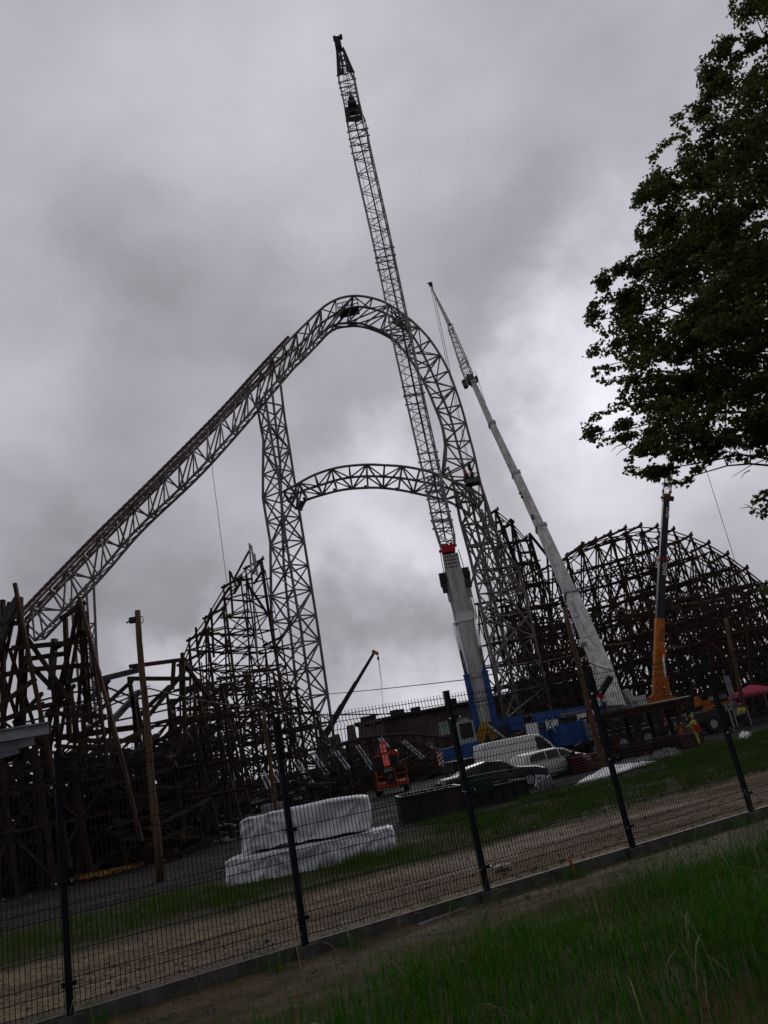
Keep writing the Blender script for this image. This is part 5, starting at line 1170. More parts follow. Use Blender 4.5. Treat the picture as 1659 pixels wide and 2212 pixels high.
# man basket on the second crane's rope
def basket():
    c = P(1021, 1046, 86); root = empty('man_basket', c, 'dark man basket hanging on the crane rope beside the steel tower', 'basket')
    m = MB(); hw = .82; m.box(c, (hw*2, 1.3, .1))
    for z in (.55, 1.05):
        for (a, b) in (((-1, -1), (1, -1)), ((1, -1), (1, 1)), ((1, 1), (-1, 1)), ((-1, 1), (-1, -1))): m.beam(c + Vector((a[0]*hw, a[1]*.65, z)), c + Vector((b[0]*hw, b[1]*.65, z)), .07)
    for x in (-1, 0, 1):
        for y in (-1, 1): m.beam(c + Vector((x*hw, y*.65, 0)), c + Vector((x*hw, y*.65, 1.05)), .07)
    m.build('cage', DARKM, root); m = MB(); m.box(c + Vector((0, -.66, .28)), (hw*2, .03, .5)); m.build('side_panel', mat('grey_basket_panel', (.14, .14, .14), (.09, .09, .09)), root)
    m = MB()
    for x in (-1, 1):
        for y in (-1, 1): m.tube(c + Vector((x*hw, y*.65, 1.05)), Vector((hk.x, hk.y, hk.z - .6)), .025, 5)
    m.build('sling', CABLE, root)
    return c
bc = basket()
# ---------------------------------------------------------------- people
def skinned(name, pts, edges, rad, mt, parent, sub=1):
    me = bpy.data.meshes.new(name); me.from_pydata([tuple(p) for p in pts], edges, []); me.materials.append(mt)
    o = bpy.data.objects.new(name, me); COL.objects.link(o)
    if parent: o.parent = parent
    md = o.modifiers.new('skin', 'SKIN'); md.use_smooth_shade = True
    for i, sv in enumerate(me.skin_vertices[0].data):
        r = rad[i]; sv.radius = r if isinstance(r, tuple) else (r, r); sv.use_root = (i == 0)
    s = o.modifiers.new('sub', 'SUBSURF'); s.levels = sub; s.render_levels = sub
    return o
def person(loc, face, label, top, legs, helmet, pose='stand', tape=True, scale=1., cut=False):
    """face: heading in radians (0 looks along +X)"""
    V = Vector
    arms = {'stand': [(V((.02, .27, 1.12)), V((.10, .25, .88))), (V((.02, -.27, 1.12)), V((.10, -.25, .88)))],
            'reach': [(V((.18, .24, 1.18)), V((.42, .16, 1.15))), (V((.16, -.25, 1.15)), V((.40, -.14, 1.05)))],
            'bend': [(V((.30, .24, 1.02)), V((.42, .16, .78))), (V((.30, -.24, 1.02)), V((.42, -.14, .78)))]}[pose]
    lean = .18 if pose == 'bend' else .02
    pel = V((0, 0, .92)); che = V((lean, 0, 1.28)); nek = V((lean*1.25, 0, 1.47)); hd = V((lean*1.4 + .02, 0, 1.60)); ht = V((lean*1.4 + .02, 0, 1.72))
    lg = [(V((0, .10, .90)), V((.04, .12, .48)), V((-.02, .12, .08)), V((.14, .13, .04))), (V((0, -.10, .90)), V((.06, -.12, .48)), V((.02, -.13, .08)), V((.18, -.14, .04)))]
    pts = [pel, che, nek, hd, ht]; rad = [(.15, .11), (.17, .11), .06, (.095, .085), .055]; ed = [(0, 1), (1, 2), (2, 3), (3, 4)]
    for (el, hn), sy in zip(arms, (1, -1)):
        i = len(pts); sh = che + V((0, sy*.19, .10)); tip = hn + (hn - el).normalized()*.12
        pts += [sh, el, hn, tip]; rad += [.055, .042, .033, .022]; ed += [(1, i), (i, i + 1), (i + 1, i + 2), (i + 2, i + 3)]
    for (hp, kn, an, to) in lg:
        i = len(pts); pts += [hp, kn, an, to]; rad += [.09, .06, .042, .035]; ed += [(0, i), (i, i + 1), (i + 1, i + 2), (i + 2, i + 3)]
    body = skinned('person', pts, ed, rad, SKIN, None); body.location = loc; body.rotation_euler = (0, 0, face); body.scale = (scale,)*3; tag(body, label, 'person')
    jp = [pel - V((0, 0, .06)), che, che + V((0, 0, .14))]; jr = [(.19, .14), (.205, .145), (.11, .1)]; je = [(0, 1), (1, 2)]
    for (el, hn), sy in zip(arms, (1, -1)):
        i = len(jp); jp += [che + V((0, sy*.2, .10)), el, el.lerp(hn, .9)]; jr += [.08, .062, .05]; je += [(1, i), (i, i + 1), (i + 1, i + 2)]
    skinned('jacket', jp, je, jr, top, body)
    tp = [pel + V((0, 0, .02))]; tr = [(.17, .13)]; te = []
    for (hp, kn, an, to) in lg:
        i = len(tp); tp += [hp, kn, an + V((0, 0, .04))]; tr += [.112, .083, .068]; te += [(0, i), (i, i + 1), (i + 1, i + 2)]
    skinned('trousers', tp, te, tr, legs, body)
    for (hp, kn, an, to) in lg:
        m = MB(); m.beam(an + V((-.06, 0, -.03)), to + V((.07, 0, -.0)), .1, .09); o = m.build('boot', BLACK, None); o.parent = body
    m = MB(); n = 12; hc = hd + V((0, 0, .06)); rings = []
    for k in range(5):
        a = k/5*math.pi/2; rings.append([hc + V((.125*math.cos(a)*math.cos(t)*1.1, .115*math.cos(a)*math.sin(t), .125*math.sin(a))) for t in [2*math.pi*i/n for i in range(n)]])
    vs = [p for r_ in rings for p in r_] + [hc + V((0, 0, .125))]; fs = [(k*n + i, k*n + (i + 1) % n, (k + 1)*n + (i + 1) % n, (k + 1)*n + i) for k in range(4) for i in range(n)] + [(4*n + i, 4*n + (i + 1) % n, 5*n) for i in range(n)]
    m.add(vs, fs); m.beam(hc + V((.09, 0, 0)), hc + V((.19, 0, -.01)), .16, .015); o = m.build('helmet', helmet, None, smooth=True); o.parent = body
    # face details: nose and eyes, ears
    m = MB(); m.beam(hd + V((.085, 0, .03)), hd + V((.115, 0, -.01)), .03, .03)
    for sy in (-1, 1): m.box(hd + V((0, sy*.092, .0)), (.03, .02, .055))
    o = m.build('face_relief', SKIN, None); o.parent = body
    m = MB()
    for sy in (-1, 1): m.box(hd + V((.088, sy*.033, .035)), (.012, .022, .012))
    m.box(hd + V((.088, 0, -.045)), (.012, .05, .01)); o = m.build('eyes_and_mouth', CLOTHD, None); o.parent = body
    if tape:
        m = MB()
        for z in (1.02, 1.2):
            c = pel.lerp(che, (z - .92)/.36); pr = None
            for i in range(13):
                t = 2*math.pi*i/12; q = c + V((.158*math.cos(t), .222*math.sin(t), 0))
                if pr: m.beam(pr, q, .01, .05)
                pr = q
        o = m.build('reflective_band', REFL, None); o.parent = body
    return body
person((bc.x - .42, bc.y - .1, bc.z + .05), 2.2, 'worker in red clothing at the left of the hanging basket', RED, CLOTHD, RED, 'reach', tape=False)
person((bc.x + .2, bc.y + .1, bc.z + .05), .6, 'worker in dark clothing at the right of the hanging basket', CLOTHD, CLOTHD, BLACK, 'reach', tape=False)
def gperson(u, v, Y, *a, **k):
    p = P(u, v, Y); z = H(p.x, p.y); return person((p.x, p.y, z), *a, **k)
YR = gperson(1511, 1600, 47, 2.4, 'worker in yellow hi-vis with a red bag at the waist, standing by the bank grass', HIVIS, HIVIS, HIVIS, 'reach')
m = MB(); q = YR.location; m.box((q.x, q.y - .26, q.z + 1.02), (.36, .14, .34)); m.beam((q.x - .16, q.y - .2, q.z + 1.15), (q.x + .1, q.y - .12, q.z + 1.42), .03); tag(m.build('red_bag', RED, origin=(q.x, q.y - .26, q.z + .85)), 'red bag worn by the tall yellow hi-vis worker', 'bag')
gperson(1472, 1600, 50, .8, 'worker bending in a yellow hi-vis jacket and dark trousers behind the planks', HIVIS, CLOTHD, YELLOW, 'bend')
gperson(1452, 1600, 58, 1.5, 'worker dressed all in orange, far off between the deck posts', HIOR, HIOR, HIOR, 'stand')
gperson(1614, 1570, 60, -2.2, 'worker in a yellow jacket and orange helmet under the crimson canopy', HIVIS, CLOTHD, HIOR, 'reach')
gperson(1336, 1600, 60, 1.0, 'worker in dark clothing with a blue jacket near the deck', mat('blue_jacket', (.03, .08, .22), (.02, .05, .15)), CLOTHD, BLUE, 'stand', tape=False)
# ---------------------------------------------------------------- boom lift
def boom_lift():
    c = P(846, 1695, 66); g = Vector((c.x, 66, 0)); root = empty('boom_lift', g, 'red-orange boom lift with its empty basket towards the camera', 'boom lift')
    def pp(u, v, Y=66): return P(u, v, Y)
    def hood(u0, u1, v0, v1, nm):
        a, b = pp(u0, v1, 67), pp(u1, v0, 67); m = MB(); x0, x1, z0, z1 = a.x, b.x, a.z, b.z; k = .22
        m.prism([(x0, z0), (x1, z0), (x1, z1 - k), (x1 - k*.8, z1), (x0 + k*1.4, z1), (x0, z1 - k*1.3)], 66.2, 68.2); return m.build(nm, REDOR, root)
    hood(804, 823, 1630, 1650, 'hood'); hood(838, 858, 1618, 1640, 'hood')
    m = MB(); m.beam(pp(806, 1650, 67.2), pp(860, 1640, 67.2), 2.2, .9); m.beam(pp(824, 1640, 67), pp(840, 1636, 67), 1.6, .9); m.build('turntable', BLACK, root)
    m = MB(); m.beam(pp(827, 1612, 68), pp(838, 1660, 64.5), .5, .5); m.build('boom', REDOR, root)
    m = MB(); m.tube(pp(822, 1609, 68) , pp(833, 1607, 68), .22, 10); m.beam(pp(826, 1610, 68), pp(826, 1640, 68.4), .35); m.build('boom_knuckle', RED, root)
    m = MB(); c0 = Vector((c.x, 67, .6)); m.box(c0, (2.6, 3.6, .5)); m.build('chassis', DARKM, root)
    for sx in (-1, 1):
        for sy in (-1, 1):
            m = MB(); q = Vector((c.x + sx*1.15, 67 + sy*1.3, .5)); m.tube(q - Vector((.2, 0, 0)), q + Vector((.2, 0, 0)), .5, 16); m.build('wheel', RUBBER, root)
    # basket: rails and floor
    a, b = pp(817, 1703, 63), pp(881, 1689, 63); fl = Vector((0, 0, 0)); h = 1.25; dp = Vector((0, 1.0, 0))
    b = Vector((b.x, b.y, a.z)); m = MB(); m.beam(a + Vector((0, .5, .12)), b + Vector((0, .5, .12)), 1.0, .3); m.build('basket_floor', REDOR, root); m = MB()
    for z in (.35, .8, h):
        m.beam(a + Vector((0, 0, z)), b + Vector((0, 0, z)), .05); m.beam(a + Vector((0, 1, z)), b + Vector((0, 1, z)), .05)
        m.beam(a + Vector((0, 0, z)), a + Vector((0, 1, z)), .05); m.beam(b + Vector((0, 0, z)), b + Vector((0, 1, z)), .05)
    for f in (0, .33, .62, 1):
        for y in (0, 1): q = a.lerp(b, f) + Vector((0, y, 0)); m.beam(q, q + Vector((0, 0, h)), .06)
    m.build('basket_rail', REDOR, root)
    k = a.lerp(b, .45); m = MB(); m.prism([(k.x - .32, k.z + .25), (k.x + .38, k.z + .25), (k.x + .34, k.z + 1.15), (k.x + .24, k.z + 1.35), (k.x - .3, k.z + 1.3)], 62.75, 62.95); cp = m.build('control_panel', BLACK, root)
    m = MB(); m.box((k.x - .02, 62.7, k.z + 1.2), (.6, .1, .22)); m.build('panel_cover', GALV, cp)
    m = MB()
    for (dx, dz) in ((-.05, .62), (.05, .62), (.1, .78)): m.box((k.x + dx, 62.72, k.z + dz), (.05, .03, .06))
    m.build('push_button', VANW, cp)
boom_lift()
# ---------------------------------------------------------------- timber deck, planks, canopy, loader
def deck():
    Y = 50; root = empty('timber_deck', (P(1370, 1600, Y).x, Y, 0), 'raised dark timber deck on posts in front of the white crane foot', 'deck')
    a, b = P(1276, 1549, 49), P(1466, 1512, 51.5); m = MB(); m.beam(a, b, 2.6, .14); m.beam(a - Vector((0, 1.2, .2)), b - Vector((0, 1.2, .2)), .16, .3); m.beam(a + Vector((0, 1.2, -.2)), b + Vector((0, 1.2, -.2)), .16, .3); m.build('deck_boards', TIMBERN, root)
    for u in (1304, 1352, 1403, 1444, 1466):
        f = (u - 1276)/190; p = a.lerp(b, min(1, f)); 
        for y in (-1.1, 1.1):
            m = MB(); m.beam((p.x, p.y + y, p.z - .1), (p.x, p.y + y, 0), .24); m.build('deck_post', TIMBERN, root)
    m = MB()
    for i in range(4):
        p = a.lerp(b, .1 + i*.22); q = a.lerp(b, .28 + i*.22); m.beam((p.x, p.y - 1.2, .3), (q.x, q.y - 1.2, q.z - .3), .12, .2)
    m.build('deck_brace', TIMBERN, root)
    m = MB(); p = a.lerp(b, .64); m.beam((p.x, p.y - .6, p.z + .1), (p.x + 2.6, p.y + .1, p.z + .12), .5, .06); tag(m.build('white_board', VANW, origin=p), 'white board lying on the raised timber deck', 'board')
deck()
def planks():
    root = empty('plank_fence', (P(1488, 1590, 49).x, 49, 0), 'short wall of upright brown planks beside the yellow-clad workers', 'plank wall')
    a = P(1470, 1600, 48.5); b = P(1508, 1590, 49.5); r = random.Random(5); m = MB(); n = 11
    for i in range(n): q = a.lerp(b, (i + .5)/n); w = (b - a).length/n*.92; h = 1.05 + .12*r.random(); m.box((q.x, q.y, .25 + h/2), (w, .04, h))
    m.build('plank', PALE_T, root); m = MB(); m.beam((a.x, a.y - .05, .8), (b.x, b.y - .05, .8), .05, .12); m.build('rail', TIMBERN, root)
    m = MB(); p = P(1492, 1602, 47.5); m.box((p.x, p.y, .45), (1.3, .9, .62)); m.box((p.x, p.y, .8), (1.4, 1, .08)); tag(m.build('maroon_crate', MAROON, origin=(p.x, p.y, .1)), 'dark maroon crate in front of the upright planks', 'crate')
    m = MB(); p = P(1380, 1622, 47); r = random.Random(3)
    for k in range(5): m.beam((p.x - 2.2 + r.uniform(-.2, .2), p.y + r.uniform(-.2, .2), .2 + k*.17), (p.x + 2.2 + r.uniform(-.2, .2), p.y + r.uniform(-.2, .2), .22 + k*.17), .7, .12)
    tag(m.build('plank_stack', TIMBERN, origin=(p.x, p.y, .1)), 'low stack of dark planks below the raised deck', 'plank stack')
    m = MB(); a, b = P(1376, 1604, 47.5), P(1396, 1630, 46.5); m.beam(a, b, .1); m.beam(P(1470, 1572, 48), P(1480, 1612, 47.5), .09); tag(m.build('red_prop', RED, origin=b), 'thin red prop leaning by the dark plank stack', 'prop')
    # red board rows by the tall pole
    m = MB(); p = P(1272, 1640, 44)
    for k in range(6): m.beam((p.x - 1.0, p.y, .15 + k*.14), (p.x + 1.2, p.y, .18 + k*.14), .6, .07)
    tag(m.build('red_board_stack', mat('dull_red_board', (.17, .03, .025), (.1, .025, .02), rough=.7), origin=(p.x, p.y, .05)), 'stack of dull red boards behind the tall brown pole', 'board stack')
planks()
def canopy():
    Y = 64; root = empty('pop_up_canopy', (P(1640, 1560, Y).x, Y, 0), 'crimson pop-up canopy cut by the right edge', 'canopy')
    pk = P(1624, 1478, Y + 1.5); fl, fr = P(1602, 1500, Y), P(1664, 1492, Y); z = fl.z; fl = Vector((fl.x, Y, z)); w = 3.0; fr = Vector((fl.x + w, Y, z)); bl_, br = fl + Vector((0, w, 0)), fr + Vector((0, w, 0)); pk = Vector((fl.x + w/2, Y + w/2, pk.z))
    m = MB(); v = Vector((0, 0, -.28)); m.add([fl, fr, br, bl_, pk, fl + v, fr + v, br + v, bl_ + v], [(0, 1, 4), (1, 2, 4), (2, 3, 4), (3, 0, 4), (5, 6, 1, 0), (6, 7, 2, 1), (7, 8, 3, 2), (8, 5, 0, 3)])
    o = m.build('roof', GAZ, root); s = o.modifiers.new('t', 'SOLIDIFY'); s.thickness = .02
    for q in (fl, fr, br, bl_):
        m = MB(); c = (fl + br)/2; q = q.lerp(Vector((c.x, c.y, q.z)), .04); m.beam(q, (q.x, q.y, 0), .06); m.build('leg', WHITE, root)
    m = MB()
    for a, b in ((fl, fr), (fr, br), (br, bl_), (bl_, fl)): m.beam(a.lerp(b, .03) - Vector((0, 0, .1)), b.lerp(a, .03) - Vector((0, 0, .1)), .04)
    m.build('frame', GALV, root)
    m = MB(); c = (fl + br)/2; m.box((c.x, c.y, .74), (1.6, .8, .05))
    for sx in (-.7, .7):
        for sy in (-.3, .3): m.beam((c.x + sx, c.y + sy, 0), (c.x + sx, c.y + sy, .72), .04)
    tag(m.build('folding_table', DARKM, origin=(c.x, c.y, 0)), 'dark folding table standing under the crimson canopy', 'table')
canopy()
def loader():
    Y = 70; g = P(1530, 1560, Y); root = empty('telehandler', (g.x, Y, 0), 'orange site loader with a grey cab roof between two fence posts', 'loader')
    def bx(u0, v0, u1, v1, d, nm, mt, yo=0):
        a, b = P(u0, v1, Y + yo), P(u1, v0, Y + yo); m = MB(); x0, x1, z0, z1 = a.x, b.x, min(a.z, b.z), max(a.z, b.z); m.prism([(x0, z0), (x1, z0), (x1 - .15, z1), (x0 + .2, z1)], Y + yo - d/2, Y + yo + d/2); return m.build(nm, mt, root)
    bx(1537, 1499, 1562, 1514, 2, 'cab_roof', mat('grey_cab_panel', (.16, .17, .18), (.11, .12, .13))); bx(1541, 1513, 1570, 1526, 2.1, 'engine_hood', ORANGE); bx(1503, 1503, 1511, 1528, .5, 'mast', ORANGE, -.6); bx(1520, 1512, 1533, 1535, .6, 'arm', ORANGE, -.8)
    m = MB(); m.box((g.x + .2, Y, 1.2), (4.6, 2.0, .9)); m.build('chassis', DARKM, root)
    for sx in (-1.6, 1.8):
        for sy in (-1, 1): m = MB(); m.tube((g.x + sx, Y + sy*1.05 - .2, .65), (g.x + sx, Y + sy*1.05 + .2, .65), .65, 18); m.build('wheel', RUBBER, root)
    for (u, v, yy) in ((1489, 1547, 60), (1573, 1527, 66)):
        p = P(u, v, yy); m = MB(); m.box(p, (.5, .05, .5)); m.cm = 1
        for i in range(3): m.beam((p.x - .22, p.y - .04, p.z - .2 + i*.17), (p.x + .2, p.y - .04, p.z - .02 + i*.17), .02, .07)
        m.cm = 0; m.beam((p.x, p.y + .05, p.z), (p.x, p.y + .05, 0), .08)
        tag(m.build('hazard_board', [VANW, BLACK], origin=(p.x, p.y, 0)), 'striped hazard board ' + ('behind the yellow-clad workers' if u < 1500 else 'right of the orange loader'), 'hazard board')
    p = P(1590, 1530, 66); m = MB(); m.box((p.x, p.y, 2.4), (.35, .3, 3.2)); tag(m.build('grey_locker', GALV, origin=(p.x, p.y, 0)), 'tall narrow pale steel cabinet beside the grey-brown pole', 'cabinet')
loader()
# pale battens lying across the right trestle
for i, (u0, v0, u1, v1, Y) in enumerate(((1318, 1320, 1470, 1312, 90), (1425, 1347, 1640, 1326, 86), (1430, 1370, 1580, 1352, 86), (1300, 1395, 1360, 1388, 84), (1440, 1400, 1570, 1384, 84), (1410, 1318, 1560, 1292, 90))):
    m = MB(); m.beam(P(u0, v0, Y), P(u1, v1, Y - 2), .16, .2)
    w = m.build('handrail_batten', PALE_T, trR)
# ---------------------------------------------------------------- linden tree
CROWN = [(1600, -60), (1575, 5), (1590, 35), (1625, 75), (1560, 75), (1512, 125), (1508, 175), (1525, 195), (1445, 255), (1480, 285), (1422, 305), (1400, 340), (1412, 365), (1372, 405), (1368, 440), (1402, 470), (1366, 498), (1380, 545),
         (1330, 575), (1290, 592), (1282, 625), (1320, 650), (1280, 650), (1258, 690), (1300, 725), (1262, 775), (1330, 765), (1335, 800), (1275, 800), (1300, 830), (1345, 825), (1340, 880), (1330, 885), (1262, 912), (1258, 945), (1282, 965), (1330, 945),
         (1372, 985), (1350, 1018), (1400, 1035), (1430, 1052), (1470, 1055), (1510, 1015), (1560, 985), (1600, 1005), (1659, 975), (1700, 1020), (1720, 1080), (1800, 1110), (2050, 1090), (2300, 950), (2420, 650), (2350, 250), (2200, -100), (2000, -420), (1850, -520), (1700, -300)]
def inside(u, v, poly):
    c = False; n = len(poly); j = n - 1
    for i in range(n):
        (xi, yi), (xj, yj) = poly[i], poly[j]
        if (yi > v) != (yj > v) and u < (xj - xi)*(v - yi)/(yj - yi) + xi: c = not c
        j = i
    return c
def edist(u, v, poly):
    b = 1e9; n = len(poly)
    for i in range(n):
        x0, y0 = poly[i]; x1, y1 = poly[(i + 1) % n]; dx, dy = x1 - x0, y1 - y0; t = max(0, min(1, ((u - x0)*dx + (v - y0)*dy)/(dx*dx + dy*dy + 1e-9))); b = min(b, math.hypot(u - x0 - t*dx, v - y0 - t*dy))
    return b
def leaves_mesh(cents, name, mt, parent, per, size, seed):
    rs = np.random.RandomState(seed); C = np.array([c[:3] for c in cents]); Rr = np.array([c[3] for c in cents]); N = len(C)
    cnt = np.maximum(8, (per*(Rr/.3)**2).astype(int)); idx = np.repeat(np.arange(N), cnt); n = len(idx)
    d = rs.normal(size=(n, 3)); d /= np.linalg.norm(d, axis=1)[:, None]; r = rs.uniform(0.15, 1, n)**.6
    pos = C[idx] + d*(r*Rr[idx])[:, None]*np.array([1.15, 1.15, .62]); pos[:, 2] -= .10*(r**2)*Rr[idx]
    nrm = d*.7 + rs.normal(size=(n, 3))*.6 + np.array([0, 0, .7]); nrm /= np.linalg.norm(nrm, axis=1)[:, None]
    t = np.cross(nrm, rs.normal(size=(n, 3))); t /= np.linalg.norm(t, axis=1)[:, None]; b = np.cross(nrm, t)
    s = size*rs.uniform(.6, 1.25, n)[:, None]
    v = np.empty((n, 5, 3)); v[:, 0] = pos - t*s*.5; v[:, 1] = pos + b*s*.42 - t*s*.1 + nrm*s*.10; v[:, 2] = pos + t*s*.6 - nrm*s*.08; v[:, 3] = pos - b*s*.42 - t*s*.1 + nrm*s*.10; v[:, 4] = pos
    v = v.reshape(-1, 3); base = (np.arange(n)*5)[:, None]
    f = np.concatenate([base + np.array([[0, 4, 1]]), base + np.array([[4, 2, 1]]), base + np.array([[0, 3, 4]]), base + np.array([[4, 3, 2]])], axis=1).reshape(-1, 3)
    o3 = np.array(PW(parent)) if parent else np.zeros(3); v = v - o3
    return fast_mesh(name, v, f, mt, parent), n
def fast_mesh(name, v, f, mt, parent=None):
    me = bpy.data.meshes.new(name); k = f.shape[1]
    me.vertices.add(len(v)); me.vertices.foreach_set('co', v.astype(np.float32).ravel()); me.loops.add(f.size); me.loops.foreach_set('vertex_index', f.astype(np.int32).ravel())
    me.polygons.add(len(f)); me.polygons.foreach_set('loop_start', np.arange(0, f.size, k, dtype=np.int32)); me.polygons.foreach_set('loop_total', np.full(len(f), k, dtype=np.int32)); me.update(calc_edges=True)
    me.materials.append(mt); o = bpy.data.objects.new(name, me); COL.objects.link(o)
    if parent: o.parent = parent
    return o
def linden():
    r = random.Random(12); YT = 16.5
    tb = P(1980, 1300, YT + 1.0); base = Vector((tb.x, tb.y, 0)); base.z = H(base.x, base.y) - .1
    root = empty('linden_tree', base, 'big dark green linden tree overhanging the right side of the picture', 'tree')
    cents = []
    tries = 0; nl_ = 0
    while nl_ < 640 and tries < 60000:
        tries += 1; u, v = r.uniform(1260, 2420), r.uniform(-520, 1100)
        if not inside(u, v, CROWN): continue
        e = edist(u, v, CROWN)
        if e < 14 or (u > 1760 and r.random() < .62): continue
        nl_ += 1; th = min(3.0, .4 + e/80.); Y = YT + r.uniform(-1, 1)*th; c0 = P(u, v, Y); R_ = min(.85, m_of(e*.9, c0))*r.uniform(.7, 1.)
        for q in range(int(5 + 10*R_/.85)):
            d = Vector((r.gauss(0, 1), r.gauss(0, 1), r.gauss(0, 1))).normalized()*(r.uniform(.35, 1)*R_); d.z = d.z*.55 + .05
            p = c0 + d - Vector((0, 0, .10*d.length_squared)); cents.append((p.x, p.y, p.z, r.uniform(.13, .24)))
    # extra small tufts right along the traced outline
    n = len(CROWN)
    for i in range(0, min(n, 54)):
        (u0, v0), (u1, v1) = CROWN[i], CROWN[(i + 1) % n]; k = max(2, int(math.hypot(u1 - u0, v1 - v0)/9))
        for q in range(k):
            f = (q + .5)/k; u = u0 + (u1 - u0)*f + r.gauss(0, 3); v = v0 + (v1 - v0)*f + r.gauss(0, 3)
            cu, cv = 1750, 450; L_ = math.hypot(cu - u, cv - v); u += (cu - u)/L_*10; v += (cv - v)/L_*10
            p = P(u, v, YT + r.uniform(-.5, .5)); cents.append((p.x, p.y, p.z, r.uniform(.09, .17)))
    # separate low sprays at the right edge
    for (u, v, rr) in ((1640, 1080, 18), (1652, 1068, 22), (1668, 1090, 26), (1630, 1105, 12), (1645, 1112, 14), (1668, 1060, 24), (1690, 1080, 30), (1655, 1098, 14), (1650, 1268, 10), (1662, 1276, 16), (1680, 1280, 24), (1642, 1274, 6), (1700, 1290, 26)):
        p = P(u, v, YT - .5); cents.append((p.x, p.y, p.z, m_of(rr, p)))
    cr, nl = leaves_mesh(cents, 'crown', LEAF, root, 70, .102, 3)
    print('leaves', nl)
    # trunk and limbs
    m = MB(); tt = P(1930, 100, YT); pts = [base + (Vector((tt.x, tt.y, tt.z)) - base)*f + Vector((.15*math.sin(f*7), .1*math.cos(f*5), 0)) for f in np.linspace(0, 1, 14)]
    m.poly(pts, [.42*(1 - f)**.8 + .05 for f in np.linspace(0, 1, 14)], 10); m.build('trunk', BARK, root, smooth=True)
    m = MB(); C = [Vector(c[:3]) for c in cents]; tips_ = [(1275, 700), (1300, 610), (1285, 930), (1300, 800), (1390, 1020), (1440, 1040), (1400, 420), (1470, 300), (1530, 160), (1600, 30), (1350, 880), (1500, 960), (1420, 560), (1450, 760), (1560, 620), (1520, 420), (1610, 300), (1640, 860), (1480, 860), (1340, 690), (1580, 760)]
    for (u, v) in tips_:
        tip = P(u, v, YT + r.uniform(-.6, .6)); fz = min(.92, max(.12, (tip.z + .3 - base.z)/(pts[-1].z - base.z)*.9)); s0 = pts[int(fz*13)]
        k = 9; pl = []
        for i in range(k + 1):
            f = i/k; q = s0.lerp(tip, f) + Vector((0, 0, .9*math.sin(f*math.pi)*(.5 + .2*r.random()) + .12*math.sin(f*9 + u))) + Vector((r.gauss(0, .06), r.gauss(0, .08), r.gauss(0, .06)))*(f > 0 and f < 1); pl.append(q)
        br = .055
        m.poly(pl, [br*(1 - i/k)**1.2 + .008 for i in range(k + 1)], 6)
        for i in range(3, k):
            for _ in range(3):
                q = pl[i]; nn = min(C, key=lambda c: (c - q - Vector((r.gauss(0, .6), r.gauss(0, .6), r.gauss(0, .5)))).length_squared)
                if (nn - q).length > .95: continue
                md = q.lerp(nn, .5) + Vector((0, 0, .08)); m.poly([q, md, nn], [.018, .012, .005], 4)
    for pts_ in (((1960, 1330), (1820, 1190), (1730, 1120), (1650, 1080)), ((1900, 1270), (1790, 1280), (1690, 1285), (1655, 1275))):
        q = [P(u, v, YT) for u, v in pts_]; m.poly(q, [.05, .03, .02, .008], 6)
    # bare twigs
    for a, b in (((1659, 990), (1582, 1030)), ((1620, 1016), (1600, 1034)), ((1360, 965), (1330, 985)), ((1345, 960), (1320, 975)), ((1640, 1100), (1598, 1098)), ((1625, 1100), (1608, 1090)), ((1480, 940), (1430, 985)), ((1470, 960), (1455, 990)), ((1590, 45), (1640, 80)), ((1640, 80), (1659, 95)), ((1600, 60), (1620, 45))):
        p, q = P(*a, YT), P(*b, YT); m.poly([p, p.lerp(q, .5) + Vector((0, 0, .04)), q], [.014, .009, .004], 4)
    m.build('branch', BARK, root, smooth=True)
linden()
# ---------------------------------------------------------------- grass
def blades(name, P0, hgt, lean, wid, mt, seed, segs=3, kind='stuff', drop=.35):
    rs = np.random.RandomState(seed); n = len(P0); a = rs.uniform(0, 2*math.pi, n); d = np.stack([np.cos(a), np.sin(a), np.zeros(n)], 1); sd = np.stack([-np.sin(a), np.cos(a), np.zeros(n)], 1)
    rows = []
    for k in range(segs + 1):
        f = k/segs; c = P0 + d*(lean*f**2)[:, None] + np.array([0, 0, 1.])*(hgt*(f - drop*f**3*np.minimum(1, lean/np.maximum(hgt, .01))))[:, None]; w = (wid*(1 - f)**.7/2)[:, None] if k < segs else np.zeros((n, 1)) + .0003
        rows.append(c - sd*w); rows.append(c + sd*w)
    v = np.stack(rows, 1).reshape(-1, 3); m = 2*(segs + 1); base = (np.arange(n)*m)[:, None]
    f = np.concatenate([base + np.array([[2*k, 2*k + 1, 2*k + 3, 2*k + 2]]) for k in range(segs)], axis=1).reshape(-1, 4)
    o = fast_mesh(name, v, f, mt); o['kind'] = kind; return o
def scatter(n, fn, seed):
    rs = random.Random(seed); out = []; h = []
    while len(out) < n:
        s, t, keep, hh = fn(rs)
        if rs.random() > keep: continue
        x, y = XY(s, t); out.append((x, y, H(x, y) - .01)); h.append(hh)
    return np.array(out), np.array(h)
